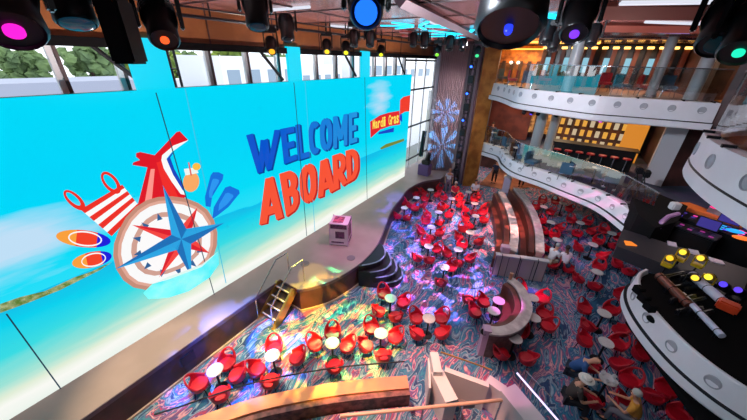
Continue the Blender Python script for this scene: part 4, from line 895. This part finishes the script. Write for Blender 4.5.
hv(738,54,4.0,(30,220,170),'lamp with teal lens at the right edge',1.1,5,.03)
hv(716,46,4.2,(20,50,60),'dark unlit lamp left of the teal one',1.2,.3,.06)
hv(78,25,3.6,(20,60,80),'dark unlit lamp with blue rim over the left windows',1.1,.6,.09,.2)
hv(258,28,4.2,(20,50,70),'dark unlit lamp right of the wood soffit joint',1.0,.5,.08,.2)
for u, v, c, lab in ((272,52,(255,170,30),'lamp with amber lens, first on the wall row'),(327,52,(250,200,30),'lamp with yellow lens, second on the wall row'),(346,53,(230,226,30),'lamp with lime lens, third on the wall row'),(381,55,(220,226,40),'lamp with yellow-green lens, fourth on the wall row'),(437,55,(120,230,50),'lamp with green lens above the curtain'),(477,56,(60,220,140),'lamp with sea-green lens beside the gold column')):
    p = onx(u, v, -7.1); t = (p-EYE).length; t = min(t, 15); hv(u, v, t, c, lab, 1.0, 6, .07)
for i, (u, v, t, s) in enumerate(((288,40,8.5,1.3),(424,47,13,1.2),(413,46,13,1.1),(449,50,13.5,1.2),(462,50,14,1.0),(487,45,12,1.3),(497,42,12,1.0),(512,46,12,1.1),(545,43,9,1.2),(552,50,9,1.0),(527,40,11,1.0),(590,45,9,1.0),(370,46,11,1.1),(354,46,10,1.0),(722,36,5,1.0),(738,34,4.6,1.0))):
    hv(u, v, t, (24,30,40), 'small dark unlit ceiling lamp, %s' % ['beside the amber one','left of the green one','second left of the green one','right of the green one','over the lighting tower','over the gold column','right of the gold column','left of the pale deck column','over the cyan glass','right over the cyan glass','centre over the upper deck','right of the purple one','left of the yellow-green one','right of the lime one','upper one in the right edge cluster','rightmost in the right edge cluster'][i], s, .2, .07, .3)
p = at(117,18,3.5); t = thing('hanging_speaker', 'black box speaker hanging over the left windows', 'speaker', p)
MB().box((0,0,-.1), (.2,.18,.46), .5, bev=.02).build('cabinet', black, t); MB().box((-.02,0,.22), (.38,.2,.16), .5, bev=.02).build('bracket', blackm, t); MB().tube((0,0,.3),(0,0,1.0), .04).build('stem', dark, t)
for i, (u, v) in enumerate(((524,111),(531,114),(538,113),(556,118),(573,121),(587,122),(601,124))):
    p = onz(u, v, 5.25); p = at(u, v, min((p-EYE).length, 16.5)) ; p.z = 5.3
    tt = movinghead('dark lamp hanging under the upper balcony, %s' % ['leftmost','second from left','third from left','middle one','third from right','second from right','rightmost'][i], (p.x, p.y+.4, 5.44), (p.x-.5,p.y-1,3), .8, (90,60,230) if i in (1,) else ((200,60,200) if i == 6 else (20,30,40)), 4 if i in (1,6) else .2)
    for c in tt.children:
        if c.name.startswith('clamp_stem'): bpy.data.objects.remove(c)
# pipe carrying the wall row
t = thing('lighting_pipe', 'long black lighting pipe along the soffit above the windows', 'pipe', (-7.15,9,8.2), abs_=True); MB().tube((-7.15,2,8.22),(-7.15,19,8.22), .035).build('tube', dark, t); MB().tube((-7.15,2,8.38),(-7.15,19,8.38), .02).build('cable_tray', black, t)
for y in range(2, 19, 2): MB().tube((-7.15,y+.5,8.2),(-7.15,y+.5,8.5), .02).build('hanger', dark, t)
for (y, x) in ((3.0,-8.05),(6.9,-8.05),(10.9,-8.05),(15.3,-8.05)):
    tag(MB().tube((x,y-.5,7.65),(x-.0,y+.25,6.85), .045).build('diagonal_brace', black), 'black diagonal brace across the window, %s' % {3.0:'left bay',6.9:'second bay',10.9:'third bay',15.3:'right bay'}[y], 'brace')
# ceiling LED ornaments; white lines at right paint reflections
cyl = mat('led_cyan', (30,210,250), emit=2.2); wl = mat('white_line_glow', (236,240,255), emit=.9); rd = mat('dome_red', (130,50,44), .3)
t = thing('ceiling_ornament', 'star-shaped cyan LED ceiling ornament over the stage end', 'ceiling light', (-4.2,13.5,8.45))
for k in range(9):
    a = 2*PI*k/9+.2; MB().box((0,0,0), (1.9,.14,.03), M=Matrix.Translation((1.2*math.cos(a),1.5*math.sin(a),-.02)) @ Matrix.Rotation(a,4,'Z')).build('cyan_strip', cyl, t)
    MB().lathe([(.25,0),(.22,-.05),(.05,-.07)], (2.6*math.cos(a+.3),2.9*math.sin(a+.3),0)).build('red_dome', rd, t)
MB().lathe([(.5,0),(.45,-.05),(.1,-.08)]).build('centre_dome', rd, t)
t = thing('ceiling_ornament', 'smaller cyan LED ceiling ornament nearer the top of the photo', 'ceiling light', (-4.6,9.6,8.45))
for k in range(7):
    a = 2*PI*k/7; MB().box((0,0,0), (.9,.1,.03), M=Matrix.Translation((.7*math.cos(a),.7*math.sin(a),-.02)) @ Matrix.Rotation(a,4,'Z')).build('cyan_strip', cyl, t)
def strip(a, b, m_, lab, w=.05):
    a = onz(*a, 8.47); b = onz(*b, 8.47); tag(MB().tube(a, b, w, n=6).build('ceiling_line', m_), lab, 'ceiling light')
strip((430,22),(500,42), wl, 'thin white ceiling light line left of the huge lamp', .03)
strip((330,26),(352,27.5), wl, 'short white ceiling light line left of the blue lamp', .03)
strip((272,10),(310,7), wl, 'white ceiling light line above the wall lamps', .03)
strip((620,3),(747,1), wl, 'topmost white ceiling reflection painted as a line at right', .04); strip((612,13),(740,15), wl, 'second white ceiling reflection painted as a line at right', .03); strip((630,17),(735,19), wl, 'third white ceiling reflection painted as a line at right', .03)  # whitish reflections in the ceiling painted as glowing lines
strip((645,22),(700,24), wl, 'fourth short white ceiling reflection painted as a line at right', .03); strip((540,14),(580,20), cyl, 'cyan ceiling light line above the purple lamp', .06); strip((605,30),(690,32), mat('led_lilac',(150,150,240),emit=1.2), 'lilac ceiling light line over the upper deck', .05)
strip((510,41),(600,42.5), mat('amber_line',(255,180,80),emit=2.5), 'amber ceiling light line over the upper deck left', .08)
strip((600,37),(740,40), mat('chrome_line',(190,190,206),.15,.9), 'chrome ceiling trim line over the upper deck', .06)
# big dark beams in the ceiling
for i, (a, b, w_) in enumerate((((400,0),(498,47),.12),((590,8),(747,9),.18),((600,26),(747,28),.14))):
    a = onz(*a, 8.42); b = onz(*b, 8.42); t = MB().tube(a, b, w_, n=4); tag(t.build('ceiling_beam', mat('beam_pale',(176,166,180),.3,.5) if i == 0 else mat('beam_rust',(120,64,54),.35,.3), None), ['pale slanted ceiling beam left of the huge lamp','upper rust-coloured ceiling beam at right','lower rust-coloured ceiling beam at right'][i], 'beam')
# ================================================================ OUTSIDE
tag(MB().box((-150,20,-12), (260,400,.2)).build('outside_ground', mat('quay', (150,154,160), .8, c2=(120,126,120), nscale=.05)), kind='structure')
dockw = mat('dock_grey', (150,156,176), .6); pale_b = mat('building_white', (226,230,236), .6); win_b = mat('building_glass', (130,150,170), .2)  # building colours paled to paint in haze
tag(MB().box((-34,-2,-1.9), (6,34,15.0)).build('warehouse', dockw), 'long grey warehouse outside the left windows', 'building')
for i, (x, y, w_, h) in enumerate(((-34,24,10,19.5),(-36,36,9,18.6),(-34,50,14,19.8),(-36,68,16,19))):
    t = thing('pier_building', 'white pier building outside, %s' % ['nearest the second window bay','behind the second column','outside the third bay','furthest to the right'][i], 'building', (x,y,-12))
    MB().box((0,0,h/2), (8,w_,h)).build('walls', pale_b, t)
    for k in range(4): MB().box((4.02,-w_/2+w_*(k+.5)/4,h-2.0), (.06,w_/7,1.5)).build('window', win_b, t)
tg = mat('tree_green', (120,146,92), .9, c2=(96,120,84), nscale=.4); tg2 = mat('tree_lime', (150,170,70), .9, c2=(96,120,50), nscale=.4)  # greens lightened and low in contrast to paint in haze
for i in range(16):
    y = -36+i*7.4; x = -78-(i % 2)*10; h = 19.6+.8*math.sin(i*1.7); t = thing('tree', 'leafy green tree on the skyline outside the left windows', 'tree', (x,y,-12), 0, 'trees on the skyline')
    cb = MB()
    for k in range(80): cb.ball((random.uniform(-2.5,2.5),random.uniform(-3.0,3.0),h-2.5+random.uniform(-7.0,3.0)), random.uniform(.6,1.25), 7)
    
    for v_ in cb.b.verts: v_.co += Vector((random.uniform(-.4,.4),random.uniform(-.4,.4),random.uniform(-.4,.4)))
    o = cb.build('crown', tg2 if i in (9,10,12) else tg, t); MB().tube((0,0,0),(0,0,h-3), .4).build('trunk', brownm, t)
tag(MB().box((-58,20,-3.2), (4,60,14)).build('quay_shed', pale_b), 'long low pale quay building between warehouse and trees', 'building')
t = thing('pylon', 'thin grey scaffold tower outside beside the first screen column', 'tower', (-14,6.0,0))
for dx, dy in ((0,0),(0,.7),(.5,0),(.5,.7)): MB().tube((dx,dy,-6),(dx,dy,9), .05).build('upright', dark, t)
for k in range(14): MB().box((.25,.35,-5+k), (.5,.7,.05)).build('rung', dark, t)
# ================================================================ LIGHT
def area(loc, size, e, col=(1,1,1), rot=(0,0,0), sy=None, spread=180):
    l = bpy.data.lights.new('area_lamp', 'AREA'); l.spread = math.radians(spread); l.energy = e; l.color = col; l.size = size
    if sy: l.shape = 'RECTANGLE'; l.size_y = sy
    o = bpy.data.objects.new('area_lamp', l); C.objects.link(o); o.location = loc; o.rotation_euler = rot
def spot(loc, tgt, e, col, ang=30, blend=.5, gobo=None, r=.05):
    l = bpy.data.lights.new('spot_lamp', 'SPOT'); l.energy = e; l.color = col; l.spot_size = math.radians(ang); l.spot_blend = blend; l.shadow_soft_size = r
    o = bpy.data.objects.new('spot_lamp', l); C.objects.link(o); o.location = loc
    o.rotation_euler = (Vector(tgt)-Vector(loc)).to_track_quat('-Z', 'Y').to_euler()
    if gobo:
        l.use_nodes = True; N = l.node_tree.nodes; K = l.node_tree.links; em = N['Emission']
        tc = N.new('ShaderNodeTexCoord'); sx = N.new('ShaderNodeSeparateXYZ'); K.new(tc.outputs['Normal'], sx.inputs[0])
        def mt(op, a, b=None):
            n = N.new('ShaderNodeMath'); n.operation = op
            for i, v in enumerate((a, b)):
                if v is None: continue
                if isinstance(v, (int,float)): n.inputs[i].default_value = v
                else: K.new(v, n.inputs[i])
            return n.outputs[0]
        x = mt('DIVIDE', sx.outputs[0], sx.outputs[2]); y = mt('DIVIDE', sx.outputs[1], sx.outputs[2])
        rr = mt('SQRT', mt('ADD', mt('MULTIPLY', x, x), mt('MULTIPLY', y, y)))
        if gobo == 'star':
            an = mt('ARCTAN2', y, x); s = mt('GREATER_THAN', mt('COSINE', mt('MULTIPLY', an, 8)), .0); s = mt('MULTIPLY', s, mt('GREATER_THAN', rr, .018)); s = mt('MULTIPLY', s, mt('LESS_THAN', rr, math.tan(math.radians(ang/2))*.95))
        else:
            nz = N.new('ShaderNodeTexNoise'); nz.inputs['Scale'].default_value = gobo; nz.inputs['Distortion'].default_value = 2
            cb = N.new('ShaderNodeCombineXYZ'); K.new(x, cb.inputs[0]); K.new(y, cb.inputs[1]); K.new(cb.outputs[0], nz.inputs[0])
            s = mt('MULTIPLY', mt('GREATER_THAN', nz.outputs[0], .5), 1.0); s = mt('ADD', s, .04)
        K.new(s, em.inputs['Strength'])
# unseen fill lamps added under the ceiling for general light
area((-4.6,3.5,8.4), 2.6, 95, (1,.93,.94), spread=110); area((-4.4,9.5,8.4), 2.6, 85, (1,.88,.95), spread=110); area((3,-1,8.4), 3, 60, (.9,.92,1)); area((-1.5,13.5,8.4), 1.6, 80, (1,.86,.88))
for x, y in ((-6.2,2.5),(-6.2,7.5),(-6.2,13),(-2,10),(1.5,10),(-1,16)): spot((x,y,6.0), (x,y,8.5), 420, (1,.82,.82), 150, .6, None, .05)  # unseen upward spots added to brighten the ceiling and soffit
spot((-2.5,4,8.2), (1,15,5.0), 2600, (.8,.88,1), 62, .8, None, .3); spot((-1.5,2,8.2), (3.2,7.5,3.6), 1300, (.8,.88,1), 60, .8, None, .3)  # unseen cool spots added to brighten the balcony fascias
# warm light inside the decks; last lamp added to brighten the marble plinth
for (x, y, z, e, s, c) in ((-3.2,21.5,8.2,110,1.6,(1,.62,.28)),(2,20,8.2,120,2,(1,.66,.4)),(6.5,18.5,8.2,120,2,(1,.62,.3)),(-3.0,21,5.6,40,1.2,(1,.62,.36)),(-.5,20.5,5.6,120,1.6,(1,.7,.42)),(2.2,20,5.6,90,1.5,(1,.6,.34)),(-3,21.5,2.1,60,1.2,(1,.56,.3)),(0,21,2.1,26,1.5,(1,.5,.3)),(5.4,13.4,5.6,40,1.0,(1,.8,.75))):
    area((x,y,z), s, e, c)
# coloured show light on the carpet and stage
S = [((-7.1,6.1,7.7),onz(285,345),1300,(.6,1,.02),25,.4,7),((-7.1,8.4,7.7),onz(348,325),1100,(.08,1,.3),22,.4,8),((-3,.6,8.2),onz(245,362),1400,(.03,.16,1),26,.5,6),((-2,2,8.2),onz(330,340),1100,(1,.5,.03),30,.5,9),
     ((-1.3,2.0,8.2),onz(310,258,.9),240,(1,.15,.5),26,.8,None),((-.5,5,8.3),onz(408,222),1100,(.18,.16,1),20,.6,8),((-1.5,6,8.3),onz(430,275),700,(.7,.3,1),34,.5,9),((-4.5,4,8.3),onz(440,222),500,(.5,.3,1),22,.5,9),
     ((0,8,8.3),onz(475,225),900,(1,.35,.3),30,.5,9),((.4,7,8.3),onz(500,240),170,(1,.5,.45),24,.5,9),((-.4,6.5,8.3),onz(503,320),260,(1,.1,.8),8,.4,None),((1,6,8.3),onz(533,297),300,(1,.1,.9),6,.3,None),
     ((2.0,7,8.0),onz(560,236),170,(1,.1,.45),24,.5,9),((-3,3,8.3),onz(410,395),300,(1,.45,.3),34,.6,None),((-6.5,1,7.9),onz(200,395),200,(1,.7,.4),40,.6,None),((.5,4,8.3),onz(510,383,.9),60,(1,.2,.5),10,.4,None),
     ((-2.5,10,8.3),onz(455,220),500,(.75,.7,1),6,.2,None),((-3,9,8.3),onz(360,245,.9),110,(.9,.3,.7),30,.8,None),((-7.1,8,7.8),onz(295,320,.4),300,(1,.8,.05),12,.3,None),((-1,1,8.0),onz(225,335,.4),300,(1,.75,.1),7,.2,None),((-1,1,8.0),onz(313,278,.4),320,(1,.75,.1),6,.2,None),
     ((-1,9,8.3),onz(590,260),120,(.3,.6,1),50,.7,None),((-1,3,8.3),onz(270,395),200,(1,.8,.3),22,.5,9)]
for a in S: spot(a[0], a[1], a[2]*16, a[3], a[4], a[5], a[6])
spot((-3.2,14.2,5.0), (-6.45,18.4,4.7), 2600, (.1,.4,1), 17, .1, 'star', .01); spot((-3.0,14.0,5.0), (-6.4,18.4,2.6), 3600, (.1,.45,1), 24, .1, 'star', .01)
spot((-4,13,8.2), (-6.45,18.3,5), 700, (1,.85,.85), 40, .5, None, .1); spot((-.5,3,7.9), onz(335,411,.45), 1300, (.85,1,.02), 18, .3, 14); spot((-1,13,5.0), onz(545,155,3.4), 90, (.1,.8,1), 20, .3); spot((-1.5,10,8.2), onz(700,30,8.4), 60, (.3,.5,1), 40, .5)  # first spot is unseen, added to brighten the curtain
W = bpy.data.worlds.new('world'); bpy.context.scene.world = W; W.use_nodes = True
N = W.node_tree.nodes; K = W.node_tree.links; bg = N['Background']; sky = N.new('ShaderNodeTexSky'); sky.sky_type = 'HOSEK_WILKIE'; sky.sun_direction = (.6,-.3,.7); sky.turbidity = 5
hs = N.new('ShaderNodeMix'); hs.data_type = 'RGBA'; hs.inputs[0].default_value = .7; K.new(sky.outputs[0], hs.inputs[6]); hs.inputs[7].default_value = (.95,.98,1,1)
K.new(hs.outputs[2], bg.inputs[0]); bg.inputs['Strength'].default_value = 2.6
for o in bpy.data.objects:
    if '_abs' in o: del o['_abs']
